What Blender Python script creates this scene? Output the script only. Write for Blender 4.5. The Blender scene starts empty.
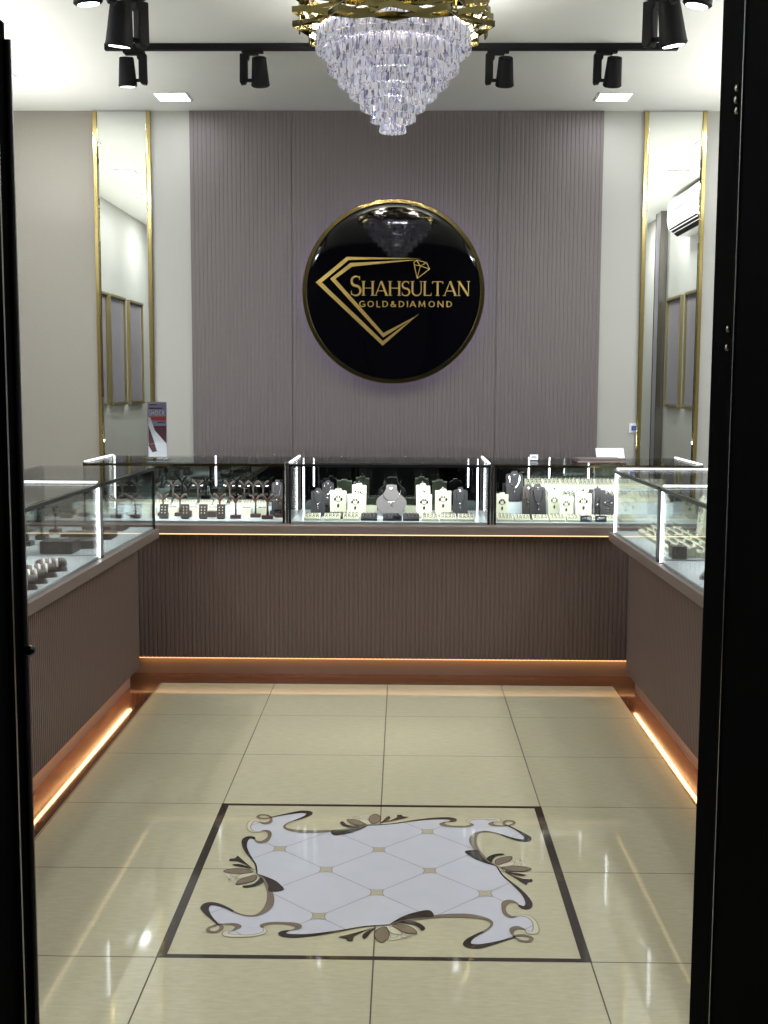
import bpy, bmesh, math, random
from mathutils import Vector, Matrix
random.seed(7)
PI = math.pi
SC = bpy.context.scene
COL = SC.collection
cyc = SC.cycles
cyc.max_bounces = 9; cyc.diffuse_bounces = 4; cyc.glossy_bounces = 5
cyc.transmission_bounces = 6; cyc.transparent_max_bounces = 28
cyc.caustics_reflective = False; cyc.caustics_refractive = False
cyc.sample_clamp_indirect = 4.0; cyc.sample_clamp_direct = 30.0
cyc.blur_glossy = 0.3
cyc.use_denoising = True
SC.view_settings.view_transform = 'Standard'
SC.view_settings.look = 'None'
SC.view_settings.exposure = 0.0

# ------------------------------------------------------------ materials
def srgb(r, g, b):
    f = lambda c: (c/255/12.92) if c/255 <= .04045 else ((c/255+.055)/1.055)**2.4
    return (f(r), f(g), f(b), 1)

def pmat(name, col, rough=.5, metal=0, spec=.5, noise=0, nscale=20, bump=0, stretch=(1, 1, 1), emit=None, estr=0, coat=0):
    m = bpy.data.materials.new(name); m.use_nodes = True
    nt = m.node_tree; N = nt.nodes; L = nt.links
    b = N['Principled BSDF']
    b.inputs['Base Color'].default_value = col
    b.inputs['Roughness'].default_value = rough
    b.inputs['Metallic'].default_value = metal
    b.inputs['Specular IOR Level'].default_value = spec
    b.inputs['Coat Weight'].default_value = coat
    if emit:
        b.inputs['Emission Color'].default_value = emit
        b.inputs['Emission Strength'].default_value = estr
    if noise or bump:
        tc = N.new('ShaderNodeTexCoord'); mp = N.new('ShaderNodeMapping')
        mp.inputs['Scale'].default_value = stretch
        nz = N.new('ShaderNodeTexNoise'); nz.inputs['Scale'].default_value = nscale; nz.inputs['Detail'].default_value = 5
        L.new(tc.outputs['Object'], mp.inputs['Vector']); L.new(mp.outputs['Vector'], nz.inputs['Vector'])
        if noise:
            mx = N.new('ShaderNodeMix'); mx.data_type = 'RGBA'
            mx.inputs['A'].default_value = tuple(c*(1-noise) for c in col[:3])+(1,)
            mx.inputs['B'].default_value = tuple(min(1, c*(1+noise)) for c in col[:3])+(1,)
            L.new(nz.outputs['Fac'], mx.inputs['Factor']); L.new(mx.outputs['Result'], b.inputs['Base Color'])
        if bump:
            bp = N.new('ShaderNodeBump'); bp.inputs['Strength'].default_value = bump; bp.inputs['Distance'].default_value = .002
            L.new(nz.outputs['Fac'], bp.inputs['Height']); L.new(bp.outputs['Normal'], b.inputs['Normal'])
    return m

def emat(name, col, s):
    m = bpy.data.materials.new(name); m.use_nodes = True
    nt = m.node_tree; nt.nodes.clear()
    e = nt.nodes.new('ShaderNodeEmission'); o = nt.nodes.new('ShaderNodeOutputMaterial')
    e.inputs['Color'].default_value = col; e.inputs['Strength'].default_value = s
    nt.links.new(e.outputs[0], o.inputs[0]); return m

def glassmat(name, tint, ior=1.5, boost=1.0):
    # thin pane: fresnel mix of clear see-through and mirror reflection
    m = bpy.data.materials.new(name); m.use_nodes = True
    nt = m.node_tree; N = nt.nodes; L = nt.links; N.clear()
    t = N.new('ShaderNodeBsdfTransparent'); t.inputs['Color'].default_value = tint
    g = N.new('ShaderNodeBsdfGlossy'); g.inputs['Roughness'].default_value = .0
    f = N.new('ShaderNodeFresnel'); f.inputs['IOR'].default_value = ior
    k = N.new('ShaderNodeMath'); k.operation = 'MULTIPLY'; k.inputs[1].default_value = boost; k.use_clamp = True
    x = N.new('ShaderNodeMixShader'); o = N.new('ShaderNodeOutputMaterial')
    L.new(f.outputs[0], k.inputs[0]); L.new(k.outputs[0], x.inputs[0]); L.new(t.outputs[0], x.inputs[1]); L.new(g.outputs[0], x.inputs[2]); L.new(x.outputs[0], o.inputs[0])
    return m

WALLC = srgb(180, 180, 173)
M = {}
M['wall'] = pmat('wallpaper', WALLC, .6, noise=.05, nscale=120, bump=.15)
M['wall_warm'] = pmat('textured_wallpaper', srgb(158, 153, 143), .65, noise=.08, nscale=160, bump=.3)
M['ceiling'] = pmat('ceiling_paint', srgb(232, 234, 228), .6, noise=.02, nscale=6)
M['flute'] = pmat('mauve_fluted_panel', srgb(112, 104, 104), .5, noise=.05, nscale=40)
M['counter'] = pmat('taupe_fluted_panel', srgb(103, 87, 82), .45, noise=.05, nscale=40)
M['ledge'] = pmat('taupe_ledge', srgb(118, 105, 99), .4, noise=.03, nscale=30)
M['plinth'] = pmat('taupe_plinth', srgb(130, 112, 104), .4)
M['black'] = pmat('black_metal', srgb(12, 12, 14), .35, spec=.5)
M['blackmatte'] = pmat('black_powder_coat', srgb(8, 8, 12), .65, spec=.2)
M['doorblack'] = pmat('door_black', srgb(2, 2, 3), .8, spec=.01)
M['doorgrey'] = pmat('door_edge_strip', srgb(120, 118, 118), .3, metal=.8)
M['gold'] = pmat('polished_gold', srgb(190, 172, 116), .14, metal=1)
M['golddark'] = pmat('bronze_gold', srgb(128, 114, 78), .2, metal=1)
M['signgold'] = pmat('sign_gold', srgb(238, 204, 122), .32, metal=1)
M['framegold'] = pmat('brushed_gold', srgb(165, 152, 112), .45, metal=.8)
M['silver'] = pmat('silver', srgb(235, 235, 235), .15, metal=1)
M['steel'] = pmat('grey_steel', srgb(150, 145, 140), .25, metal=1)
M['signblack'] = pmat('gloss_black', srgb(5, 5, 9), .04, spec=.6, bump=0)
M['mirror'] = pmat('mirror', srgb(225, 228, 224), .0, metal=1)
M['darkmirror'] = pmat('smoked_mirror', srgb(128, 134, 132), .01, metal=1)
M['glass'] = glassmat('clear_glass', (.975, .985, .98, 1), 1.45, .62)
M['acrylic'] = glassmat('acrylic', (.97, .98, .98, 1), 1.45)
M['white'] = pmat('white_plastic', srgb(235, 235, 233), .35)
M['casefloor'] = pmat('white_case_floor', srgb(214, 224, 226), .25)
M['cream'] = pmat('cream_velvet', srgb(208, 209, 184), .7, noise=.06, nscale=80)
M['brown'] = pmat('dark_brown_velvet', srgb(66, 56, 50), .55, noise=.15, nscale=60)
M['wood'] = pmat('dark_walnut', srgb(66, 46, 36), .4, noise=.2, nscale=50)
M['charcoal'] = pmat('charcoal_velvet', srgb(40, 38, 40), .6, noise=.1, nscale=60)
M['greyvelvet'] = pmat('grey_velvet', srgb(104, 99, 98), .6, noise=.1, nscale=60)
M['pearl'] = pmat('pearl', srgb(245, 240, 232), .2)
M['jewel'] = pmat('dark_gem', srgb(95, 95, 90), .2, metal=.7)
M['crystalplaque'] = pmat('smoky_acrylic', srgb(70, 75, 88), .05, spec=.8)
M['led'] = emat('cool_white_led', (.93, .97, 1, 1), 7)
M['ledtop'] = emat('cool_white_led_soft', (.93, .97, 1, 1), 3)
M['ledgold'] = emat('warm_gold_led', (1, .7, .36, 1), 1.6)
M['ledorange'] = emat('amber_led', (1, .5, .2, 1), 1.8)
M['halo'] = emat('violet_backlight', (.62, .55, 1, 1), 2.4)
M['panel'] = emat('panel_diffuser', (.93, .97, 1, 1), 9)
M['lens'] = emat('spot_lens', (.95, .98, 1, 1), 8)
M['framepanel'] = pmat('lilac_grey_panel', srgb(150, 146, 152), .2, noise=.25, nscale=1.5)
M['inlay_dark'] = pmat('inlay_black_brown', srgb(52, 46, 42), .06)
M['inlay_brown'] = pmat('inlay_grey_brown', srgb(112, 100, 86), .06)
M['inlay_tan'] = pmat('inlay_tan', srgb(166, 160, 138), .06, noise=.1, nscale=60)
M['inlay_light'] = pmat('inlay_light_tan', srgb(186, 180, 158), .06)
M['inlay_white'] = pmat('inlay_white_marble', srgb(180, 181, 188), .06, noise=.05, nscale=9)
M['inlay_line'] = pmat('inlay_line', srgb(128, 122, 105), .2)
M['white_card'] = pmat('white_card', srgb(236, 236, 240), .4)
M['lilac_card'] = pmat('lilac_card', srgb(158, 148, 178), .4)
M['wine_card'] = pmat('wine_card', srgb(96, 52, 62), .4)
M['red_card'] = pmat('red_card', srgb(200, 78, 62), .4)
M['blue'] = pmat('blue_plastic', srgb(70, 100, 170), .4)
M['ink'] = pmat('dark_ink', srgb(50, 48, 58), .5)

# polished tile floor: joints on a 60 cm grid, fine streaks running across
R0 = 3.0948
def tile_mat():
    m = bpy.data.materials.new('polished_beige_tile'); m.use_nodes = True
    nt = m.node_tree; N = nt.nodes; L = nt.links; b = N['Principled BSDF']
    g = N.new('ShaderNodeNewGeometry'); s = N.new('ShaderNodeSeparateXYZ'); L.new(g.outputs['Position'], s.inputs[0])
    def edge(out, off):
        a = N.new('ShaderNodeMath'); a.operation = 'SUBTRACT'; a.inputs[1].default_value = off; L.new(out, a.inputs[0])
        p = N.new('ShaderNodeMath'); p.operation = 'PINGPONG'; p.inputs[1].default_value = .3; L.new(a.outputs[0], p.inputs[0])
        c = N.new('ShaderNodeMath'); c.operation = 'LESS_THAN'; c.inputs[1].default_value = .0021; L.new(p.outputs[0], c.inputs[0])
        return c.outputs[0]
    ex = edge(s.outputs['X'], 0); ey = edge(s.outputs['Y'], R0)
    mx = N.new('ShaderNodeMath'); mx.operation = 'MAXIMUM'; L.new(ex, mx.inputs[0]); L.new(ey, mx.inputs[1])
    mp = N.new('ShaderNodeMapping'); mp.inputs['Scale'].default_value = (9, 42, 1); L.new(g.outputs['Position'], mp.inputs['Vector'])
    nz = N.new('ShaderNodeTexNoise'); nz.inputs['Scale'].default_value = 2.2; nz.inputs['Detail'].default_value = 8; nz.inputs['Roughness'].default_value = .65
    L.new(mp.outputs[0], nz.inputs['Vector'])
    cr = N.new('ShaderNodeValToRGB'); L.new(nz.outputs['Fac'], cr.inputs[0])
    cr.color_ramp.elements[0].position = .3; cr.color_ramp.elements[0].color = srgb(167, 162, 136)
    cr.color_ramp.elements[1].position = .7; cr.color_ramp.elements[1].color = srgb(180, 175, 149)
    mc = N.new('ShaderNodeMix'); mc.data_type = 'RGBA'; L.new(mx.outputs[0], mc.inputs['Factor']); L.new(cr.outputs[0], mc.inputs['A'])
    mc.inputs['B'].default_value = srgb(58, 50, 38); L.new(mc.outputs['Result'], b.inputs['Base Color'])
    rr = N.new('ShaderNodeMix'); L.new(mx.outputs[0], rr.inputs['Factor']); rr.inputs['A'].default_value = .05; rr.inputs['B'].default_value = .6
    L.new(rr.outputs['Result'], b.inputs['Roughness'])
    b.inputs['IOR'].default_value = 1.55
    return m
M['tile'] = tile_mat()

def marble_mat():
    m = pmat('brown_marble', srgb(92, 56, 36), .08)
    nt = m.node_tree; N = nt.nodes; L = nt.links; b = N['Principled BSDF']
    tc = N.new('ShaderNodeTexCoord'); mp = N.new('ShaderNodeMapping'); mp.inputs['Scale'].default_value = (9, 9, 5)
    nz = N.new('ShaderNodeTexNoise'); nz.inputs['Scale'].default_value = 3; nz.inputs['Detail'].default_value = 8; nz.inputs['Distortion'].default_value = 1.2
    cr = N.new('ShaderNodeValToRGB'); cr.color_ramp.elements[0].position = .35; cr.color_ramp.elements[1].position = .68
    cr.color_ramp.elements[0].color = srgb(50, 30, 20); cr.color_ramp.elements[1].color = srgb(96, 62, 42)
    L.new(tc.outputs['Object'], mp.inputs[0]); L.new(mp.outputs[0], nz.inputs['Vector']); L.new(nz.outputs['Fac'], cr.inputs[0]); L.new(cr.outputs[0], b.inputs['Base Color'])
    return m
M['marble'] = marble_mat()

def crystal_mat():
    m = bpy.data.materials.new('cut_crystal'); m.use_nodes = True
    nt = m.node_tree; N = nt.nodes; L = nt.links; N.clear()
    o = N.new('ShaderNodeOutputMaterial')
    g = N.new('ShaderNodeBsdfGlossy'); g.inputs['Roughness'].default_value = .03
    t = N.new('ShaderNodeBsdfTransparent'); t.inputs['Color'].default_value = (.93, .93, .97, 1)
    tr = N.new('ShaderNodeBsdfTranslucent'); df = N.new('ShaderNodeBsdfDiffuse')
    tc = N.new('ShaderNodeTexCoord'); nz = N.new('ShaderNodeTexVoronoi'); nz.inputs['Scale'].default_value = 115
    mp = N.new('ShaderNodeMapping'); mp.inputs['Scale'].default_value = (1, 1, .3)
    L.new(tc.outputs['Object'], mp.inputs[0]); L.new(mp.outputs[0], nz.inputs['Vector'])
    sep = N.new('ShaderNodeSeparateColor'); L.new(nz.outputs['Color'], sep.inputs[0])
    cr = N.new('ShaderNodeValToRGB'); L.new(sep.outputs[0], cr.inputs[0])  # bright and dark cells paint glints into the crystal colour
    e = cr.color_ramp.elements
    e[0].position = 0; e[0].color = (.02, .02, .04, 1)
    e[1].position = 1; e[1].color = (1, 1, 1, 1)
    for p, c in ((.2, (.22, .22, .34, 1)), (.4, (.8, .8, .98, 1)), (.55, (.97, .97, 1, 1)), (.7, (1, .88, .68, 1)), (.78, (.95, .97, 1, 1))):
        k = e.new(p); k.color = c
    L.new(cr.outputs[0], tr.inputs['Color']); L.new(cr.outputs[0], df.inputs['Color'])
    a = N.new('ShaderNodeMixShader'); a.inputs[0].default_value = .5; L.new(tr.outputs[0], a.inputs[1]); L.new(df.outputs[0], a.inputs[2])
    b = N.new('ShaderNodeMixShader'); b.inputs[0].default_value = .45; L.new(a.outputs[0], b.inputs[1]); L.new(t.outputs[0], b.inputs[2])
    fr = N.new('ShaderNodeLayerWeight'); fr.inputs[0].default_value = .35
    c = N.new('ShaderNodeMixShader'); L.new(fr.outputs['Fresnel'], c.inputs[0]); L.new(b.outputs[0], c.inputs[1]); L.new(g.outputs[0], c.inputs[2])
    em = N.new('ShaderNodeEmission'); em.inputs['Strength'].default_value = .13; L.new(cr.outputs[0], em.inputs['Color'])  # weak emission added to the crystals in place of real sparkle
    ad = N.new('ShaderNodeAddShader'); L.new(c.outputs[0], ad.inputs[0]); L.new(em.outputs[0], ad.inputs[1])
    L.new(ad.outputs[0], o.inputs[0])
    return m
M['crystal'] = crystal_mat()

# ------------------------------------------------------------ mesh helpers
def bm_new(): return bmesh.new()
def bx(bm, x0, x1, y0, y1, z0, z1, rot=None, org=None):
    vs = [bm.verts.new((x, y, z)) for x in (x0, x1) for y in (y0, y1) for z in (z0, z1)]
    for f in ((0, 1, 3, 2), (4, 6, 7, 5), (0, 4, 5, 1), (2, 3, 7, 6), (0, 2, 6, 4), (1, 5, 7, 3)):
        bm.faces.new([vs[i] for i in f])
    if rot is not None:
        o = Vector(org or ((x0+x1)/2, (y0+y1)/2, (z0+z1)/2))
        for v in vs: v.co = o + rot @ (v.co-o)
    return vs
def tube(bm, pts, r, seg=8, cap=True):
    pts = [Vector(p) for p in pts]; rings = []
    rs = r if isinstance(r, (list, tuple)) else [r]*len(pts)
    for i, p in enumerate(pts):
        d = (pts[min(i+1, len(pts)-1)]-pts[max(i-1, 0)]).normalized()
        u = d.orthogonal().normalized() if i == 0 else (u-d*u.dot(d)).normalized()
        w = d.cross(u)
        rings.append([bm.verts.new(p+(u*math.cos(2*PI*k/seg)+w*math.sin(2*PI*k/seg))*rs[i]) for k in range(seg)])
    for a, b in zip(rings, rings[1:]):
        for k in range(seg): bm.faces.new((a[k], a[(k+1) % seg], b[(k+1) % seg], b[k]))
    if cap:
        bm.faces.new(rings[0][::-1]); bm.faces.new(rings[-1])
def lathe(bm, prof, seg=24, cx=0, cy=0, mat=None):
    rings = []; allv = []
    for r, z in prof:
        ring = [bm.verts.new((cx+r*math.cos(2*PI*k/seg), cy+r*math.sin(2*PI*k/seg), z)) for k in range(seg)]
        rings.append(ring); allv += ring
    for a, b in zip(rings, rings[1:]):
        for k in range(seg): bm.faces.new((a[k], a[(k+1) % seg], b[(k+1) % seg], b[k]))
    bm.faces.new(rings[0][::-1]); bm.faces.new(rings[-1])
    if mat is not None:
        for v in allv: v.co = mat @ v.co
def prism(bm, pts, f0, f1):
    # closed outline pts (2d) turned into 3d by f0 and f1 for both faces
    a = [bm.verts.new(f0(*p)) for p in pts]; b = [bm.verts.new(f1(*p)) for p in pts]
    bm.faces.new(a); bm.faces.new(b[::-1]); n = len(pts)
    for i in range(n): bm.faces.new((a[i], b[i], b[(i+1) % n], a[(i+1) % n]))
def ball(bm, c, r, sub=1, scale=(1, 1, 1)):
    q = bmesh.ops.create_icosphere(bm, subdivisions=sub, radius=r)
    for v in q['verts']: v.co = Vector((v.co.x*scale[0], v.co.y*scale[1], v.co.z*scale[2])) + Vector(c)
def ringmesh(bm, c, r, t, seg=14, ts=5, axis='z'):
    pts = []
    for k in range(seg+1):
        a = 2*PI*k/seg
        if axis == 'z': pts.append((c[0]+r*math.cos(a), c[1]+r*math.sin(a), c[2]))
        else: pts.append((c[0]+r*math.cos(a), c[1], c[2]+r*math.sin(a)))
    tube(bm, pts, t, ts, cap=False)

def obj(name, bm, mat, parent=None, smooth=False, bevel=0):
    me = bpy.data.meshes.new(name)
    bmesh.ops.recalc_face_normals(bm, faces=bm.faces[:])
    if bevel:
        bmesh.ops.bevel(bm, geom=bm.edges[:], offset=bevel, segments=2, affect='EDGES', profile=.7)
    bm.to_mesh(me); bm.free()
    if smooth:
        for p in me.polygons: p.use_smooth = True
    me.materials.append(mat)
    o = bpy.data.objects.new(name, me); COL.objects.link(o)
    if parent: o.parent = parent
    return o
def thing(name, label, cat, loc=(0, 0, 0), rz=0, group=None):
    o = bpy.data.objects.new(name, None); COL.objects.link(o)
    o.empty_display_size = .05
    o.location = loc; o.rotation_euler = (0, 0, rz); o['label'] = label; o['category'] = cat
    if group: o['group'] = group
    return o
def tag(o, label, cat, group=None):
    o['label'] = label; o['category'] = cat
    if group: o['group'] = group
    return o
def struct(name, bm, mat, label, cat, parent=None, **k):
    o = obj(name, bm, mat, parent, **k)
    if parent is None:
        o['kind'] = 'structure'; o['label'] = label; o['category'] = cat
    return o
def dup(root, loc, rz=None, label=None, scale=None):
    r = root.copy(); COL.objects.link(r); r.location = loc
    if rz is not None: r.rotation_euler = (0, 0, rz)
    if label: r['label'] = label
    if scale: r.scale = scale if isinstance(scale, tuple) else (scale,)*3
    for ch in list(root.children):
        c = ch.copy(); COL.objects.link(c); c.parent = r
        for g in ch.children:
            d = g.copy(); COL.objects.link(d); d.parent = c
    return r
def area(name, loc, sx, sy, w, col, rot=(0, 0, 0), spread=PI):
    l = bpy.data.lights.new(name, 'AREA'); l.shape = 'RECTANGLE'; l.size = sx; l.size_y = sy; l.energy = w; l.color = col; l.spread = spread
    o = bpy.data.objects.new(name, l); o.location = loc; o.rotation_euler = rot; COL.objects.link(o); return o

# ------------------------------------------------------------ key dimensions
YB = 7.75; ZC = 3.322; XL = -2.77; XR = 2.72; YF = 1.5
# ------------------------------------------------------------ room shell
b = bm_new(); bx(b, XL-.1, XR+.1, -1.5, 6.095, -.06, 0)
struct('floor', b, M['tile'], 'polished beige stone tile floor with thin dark joints', 'floor')
b = bm_new()
for x0, x1, y0, y1 in ((XL-.1, -1.205, YF, 6.095), (1.19, XR+.1, YF, 6.095), (XL-.1, XR+.1, 6.095, YB+.1)):
    bx(b, x0, x1, y0, y1, -.06 if y0 > 6 else .0004, .0008)
struct('trim_1', b, M['marble'], 'dark brown marble floor border along the counters', 'floor border')
b = bm_new(); bx(b, XL-.1, XR+.1, YF-.1, YB+.1, ZC, ZC+.08)
struct('ceiling', b, M['ceiling'], 'smooth light grey ceiling', 'ceiling')
b = bm_new(); bx(b, XL-.1, XR+.1, YB, YB+.1, 0, ZC)
struct('wall_back', b, M['wall'], 'pale grey back wall either side of the fluted panel', 'wall')
b = bm_new(); bx(b, XL, -1.932, YB-.004, YB, 0, ZC)
struct('trim_2', b, M['wall_warm'], 'warm grey textured wallpaper left of the left mirror', 'wallpaper')
b = bm_new(); bx(b, XL-.1, XL, YF-.1, YB, 0, ZC)
struct('wall_left', b, M['wall'], 'pale grey left side wall', 'wall')
b = bm_new(); bx(b, XR, XR+.1, YF-.1, YB, 0, ZC)
struct('wall_right', b, M['wall'], 'pale grey right side wall', 'wall')
b = bm_new(); bx(b, XL-.1, -.62, YF-.1, YF, 0, ZC); bx(b, .66, XR+.1, YF-.1, YF, 0, ZC); bx(b, -.62, .66, YF-.1, YF, 2.9, ZC)
struct('wall_front', b, M['blackmatte'], 'front wall around the shop doorway', 'wall')

def flutes(bm, x0, x1, z0, z1, y, pitch=.027, depth=.0028, seams=()):
    # ridges facing -y between x0 and x1
    n = int(round((x1-x0)/pitch)); p = (x1-x0)/n; prof = []
    for i in range(n):
        a = x0+i*p
        prof += [(a, y+depth), (a+p*.18, y+depth), (a+p*.32, y), (a+p*.86, y)]
    prof.append((x1, y+depth))
    lo = [bm.verts.new((px, py, z0)) for px, py in prof]; hi = [bm.verts.new((px, py, z1)) for px, py in prof]
    for i in range(len(prof)-1): bm.faces.new((lo[i], lo[i+1], hi[i+1], hi[i]))
    for zz, row in ((z0, lo), (z1, hi)):
        c = [bm.verts.new((x1, y+depth+.012, zz)), bm.verts.new((x0, y+depth+.012, zz))]
        bm.faces.new(row+c)
        if zz == z0: c0 = c
        else: c1 = c
    bm.faces.new((c0[0], c0[1], c1[1], c1[0]))
    bm.faces.new((lo[0], hi[0], c1[1], c0[1])); bm.faces.new((lo[-1], c0[0], c1[0], hi[-1]))

# fluted feature panel on the back wall in three sheets
pan = thing('fluted_wall_panel', 'tall mauve grey fluted feature panel covering the middle of the back wall', 'wall panel', (0, YB-.02, 0))
for x0, x1 in ((-1.307, -.652), (-.648, .672), (.676, 1.345)):
    b = bm_new(); flutes(b, x0, x1, .0, ZC-.002, 0)
    obj('panel_sheet', b, M['flute'], pan)

# ------------------------------------------------------------ wall mirrors
def wall_mirror(x0, x1, label, bottom_in):
    t = thing('wall_mirror', label, 'mirror', ((x0+x1)/2, YB-.001, .72))
    w = (x1-x0)/2; h = ZC-.72-.004
    b = bm_new(); bx(b, -w+.02, w-.02, -.012, 0, 0, h); obj('mirror_glass', b, M['mirror'], t)
    for s in (-1, 1):
        b = bm_new(); bx(b, s*w-(.026 if s > 0 else 0), s*w+(0 if s > 0 else .026), -.022, 0, 0, h); obj('gold_edge', b, M['gold'], t, bevel=.003)
    b = bm_new(); bx(b, -w+.026, w-.026, -.02, 0, -.02, 0); obj('bottom_edge', b, M['gold'], t)
    for s in (-1, 1):   # bevelled inner border of the glass
        b = bm_new(); c = s*(w-.03)
        prism(b, [(c-.005, -.0125), (c+.005, -.0125), (c, -.0145)], lambda x, y: (x, y, 0), lambda x, y: (x, y, h))
        obj('bevel_strip', b, M['mirror'], t)
wall_mirror(-1.93, -1.557, 'tall narrow gold-edged mirror on the back wall, left of the fluted panel', 0)
wall_mirror(1.602, 2.0, 'tall narrow gold-edged mirror on the back wall, right of the fluted panel', 0)

# framed niches on the side walls, seen in the mirrors
def framed_panel(x, y, side, label, w=.62):
    t = thing('framed_panel', label, 'framed panel', (x, y, 1.37), side*PI/2, 'gold-framed grey panels on the side walls')
    b = bm_new(); bx(b, -w/2+.03, w/2-.03, -.012, 0, .03, 1.04); obj('panel', b, M['framepanel'], t)
    b = bm_new()
    for a in ((-w/2, w/2, 0, .024), (-w/2, w/2, 1.046, 1.07)): bx(b, a[0], a[1], -.035, 0, a[2], a[3])
    for s in (-1, 1): bx(b, s*w/2-(.024 if s > 0 else 0), s*w/2+(0 if s > 0 else .024), -.03, 0, .024, 1.046)
    obj('frame', b, M['framegold'], t)
for y, l in ((4.5, 'farthest from the door'), (3.78, 'the middle one'), (2.98, 'nearest the door')):
    framed_panel(XL+.001, y, 1, f'gold-framed grey panel on the left side wall, {l}')
for y, l in ((4.65, 'the one below the air conditioner'), (3.88, 'the one nearer the door')):
    framed_panel(XR-.001, y, -1, f'gold-framed grey panel on the right side wall, {l}', .6)

# air conditioner on the right wall
t = thing('air_conditioner', 'white wall air conditioner high on the right side wall, seen in the right mirror', 'air conditioner', (XR, 4.9, 2.955), -PI/2)
b = bm_new()
prof = [(0, 0), (-.12, .0), (-.2, .06), (-.215, .14), (-.21, .3), (-.18, .33), (0, .33)]
prism(b, prof, lambda y, z: (-.56, y, z), lambda y, z: (.56, y, z)); obj('body', b, M['white'], t)
b = bm_new(); prism(b, [(-.125, -.002), (-.203, .06), (-.206, .058), (-.13, -.008)], lambda y, z: (-.5, y, z), lambda y, z: (.5, y, z)); obj('air_outlet', b, M['black'], t)
for k in range(2):
    b = bm_new(); bx(b, -.5, .5, -.17-.025*k, -.165-.025*k, .02+.02*k, .034+.02*k); obj('louver', b, M['white'], t)
b = bm_new(); bx(b, -.5, .5, -.218, -.2125, .2, .204); obj('front_seam', b, M['steel'], t)
# dark glass column on the right wall near the door
t = thing('glass_column', 'tall dark mirrored column against the right side wall, seen in the right mirror', 'column', (XR-.04, 3.3, 0))
b = bm_new(); bx(b, -.03, .04, -.1, .1, 0, ZC-.001); obj('column_glass', b, M['framepanel'], t)
for s in (-1, 1):
    b = bm_new(); bx(b, -.035, .04, s*.11-.01, s*.11+.01, 0, ZC-.001); obj('column_edge', b, M['steel'], t)

# wall socket
t = thing('wall_socket', 'small white and blue socket on the wall left of the right mirror', 'socket', (1.585, YB, 1.305))
b = bm_new(); bx(b, -.03, .03, -.01, 0, -.03, .03); obj('plate', b, M['white'], t, bevel=.003)
b = bm_new(); bx(b, -.014, .022, -.016, -.01, -.016, .016); obj('insert', b, M['blue'], t)

# ------------------------------------------------------------ round sign
SX, SZ, SR = .008, 2.172, .586
sg = thing('round_shop_sign', 'round glossy black sign with gold ring and gold lettering on the fluted panel', 'sign', (SX, YB-.08, SZ))
RX = Matrix.Rotation(PI/2, 4, 'X')
b = bm_new()
prof = [(SR-.02, 0), (SR-.02, .022)] + [((SR-.03)*math.cos(a), .022+.007*math.sin(a)) for a in [k*PI/2/10 for k in range(10)]]
lathe(b, prof+[(.004, .0295)], 96, mat=RX); d_ = obj('disc', b, M['signblack'], sg, smooth=True)
b = bm_new()
seg = 128
def ringprof(b, prof, seg, a0=0, a1=2*PI, closed=True):
    rows = []
    n = seg if closed else seg+1
    for k in range(n):
        a = a0+(a1-a0)*k/seg
        rows.append([b.verts.new((r*math.cos(a), -y, r*math.sin(a))) for r, y in prof])
    for k in range(seg):
        p, q = rows[k], rows[(k+1) % n]
        for i in range(len(prof)): b.faces.new((p[i], p[(i+1) % len(prof)], q[(i+1) % len(prof)], q[i]))
ringprof(b, [(SR-.03, 0), (SR, 0), (SR, .03), (SR-.004, .036), (SR-.026, .036), (SR-.03, .03)], seg)
obj('gold_ring', b, M['gold'], sg)
b = bm_new(); ringprof(b, [(SR-.05, -.03), (SR-.015, -.03), (SR-.015, -.004), (SR-.05, -.004)], 96); obj('backlight', b, M['halo'], sg)
for a in range(6):
    b = bm_new(); q = a*PI/3; bx(b, .4*math.cos(q)-.015, .4*math.cos(q)+.015, 0, .058, .4*math.sin(q)-.015, .4*math.sin(q)+.015)
    obj('stand_off', b, M['black'], sg)
# sign graphics traced in zoom pixels and scaled to metres
def q1(x, y):   # big logo outline
    return ((x-381)/3.657, (y-407)/3.657)
K = SR*2/183.2
def sgn(p, s=1): return (p[0]*K, -p[1]*K)
def bulge(x, z): return .0225+.007*math.sqrt(max(0, 1-(x*x+z*z)/(SR-.03)**2))
def flat(name, polys, mat, parent, th=.006):
    b = bm_new()
    for p in polys:
        f0 = lambda x, z: (x, -bulge(x, z)-.001, z); f1 = lambda x, z: (x, -bulge(x, z)-.001-th, z)
        prism(b, p, f0, f1)
    bmesh.ops.triangulate(b, faces=[f for f in b.faces if len(f.verts) > 4])
    return obj(name, b, mat, parent)
out = [(480, 286), (210, 281), (96, 373), (342, 602), (476, 485), (343, 585), (118, 373), (217, 292)]
inn = [(480, 290), (223, 303), (149, 360), (344, 572), (476, 488), (345, 556), (168, 360), (229, 316)]
for o4 in (out, inn):
    o4 = [sgn(q1(*p)) for p in o4]
    # eight points: 0..4 along the outer edge, 7..5 back along the inner edge
    pairs = [(o4[0], o4[0]), (o4[1], o4[7]), (o4[2], o4[6]), (o4[3], o4[5]), (o4[4], o4[4])]
    flat('diamond_outline', [([a0, b0, b1, a1] if a0 != a1 and b0 != b1 else [a0, b0, b1] if a0 == a1 else [a0, b0, a1]) for (a0, a1), (b0, b1) in zip(pairs, pairs[1:])], M['signgold'], sg)
def q2(x, y): return ((330+x/5.12)-(290+381/3.657), (250+y/5.12)-(180+407/3.657))
def seg_poly(p, q, w0, w1=None):
    w1 = w0 if w1 is None else w1
    p = Vector(p); q = Vector(q); d = (q-p); n = Vector((-d.y, d.x)).normalized()
    return [tuple(p+n*w0/2), tuple(q+n*w1/2), tuple(q-n*w1/2), tuple(p-n*w0/2)]
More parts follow.
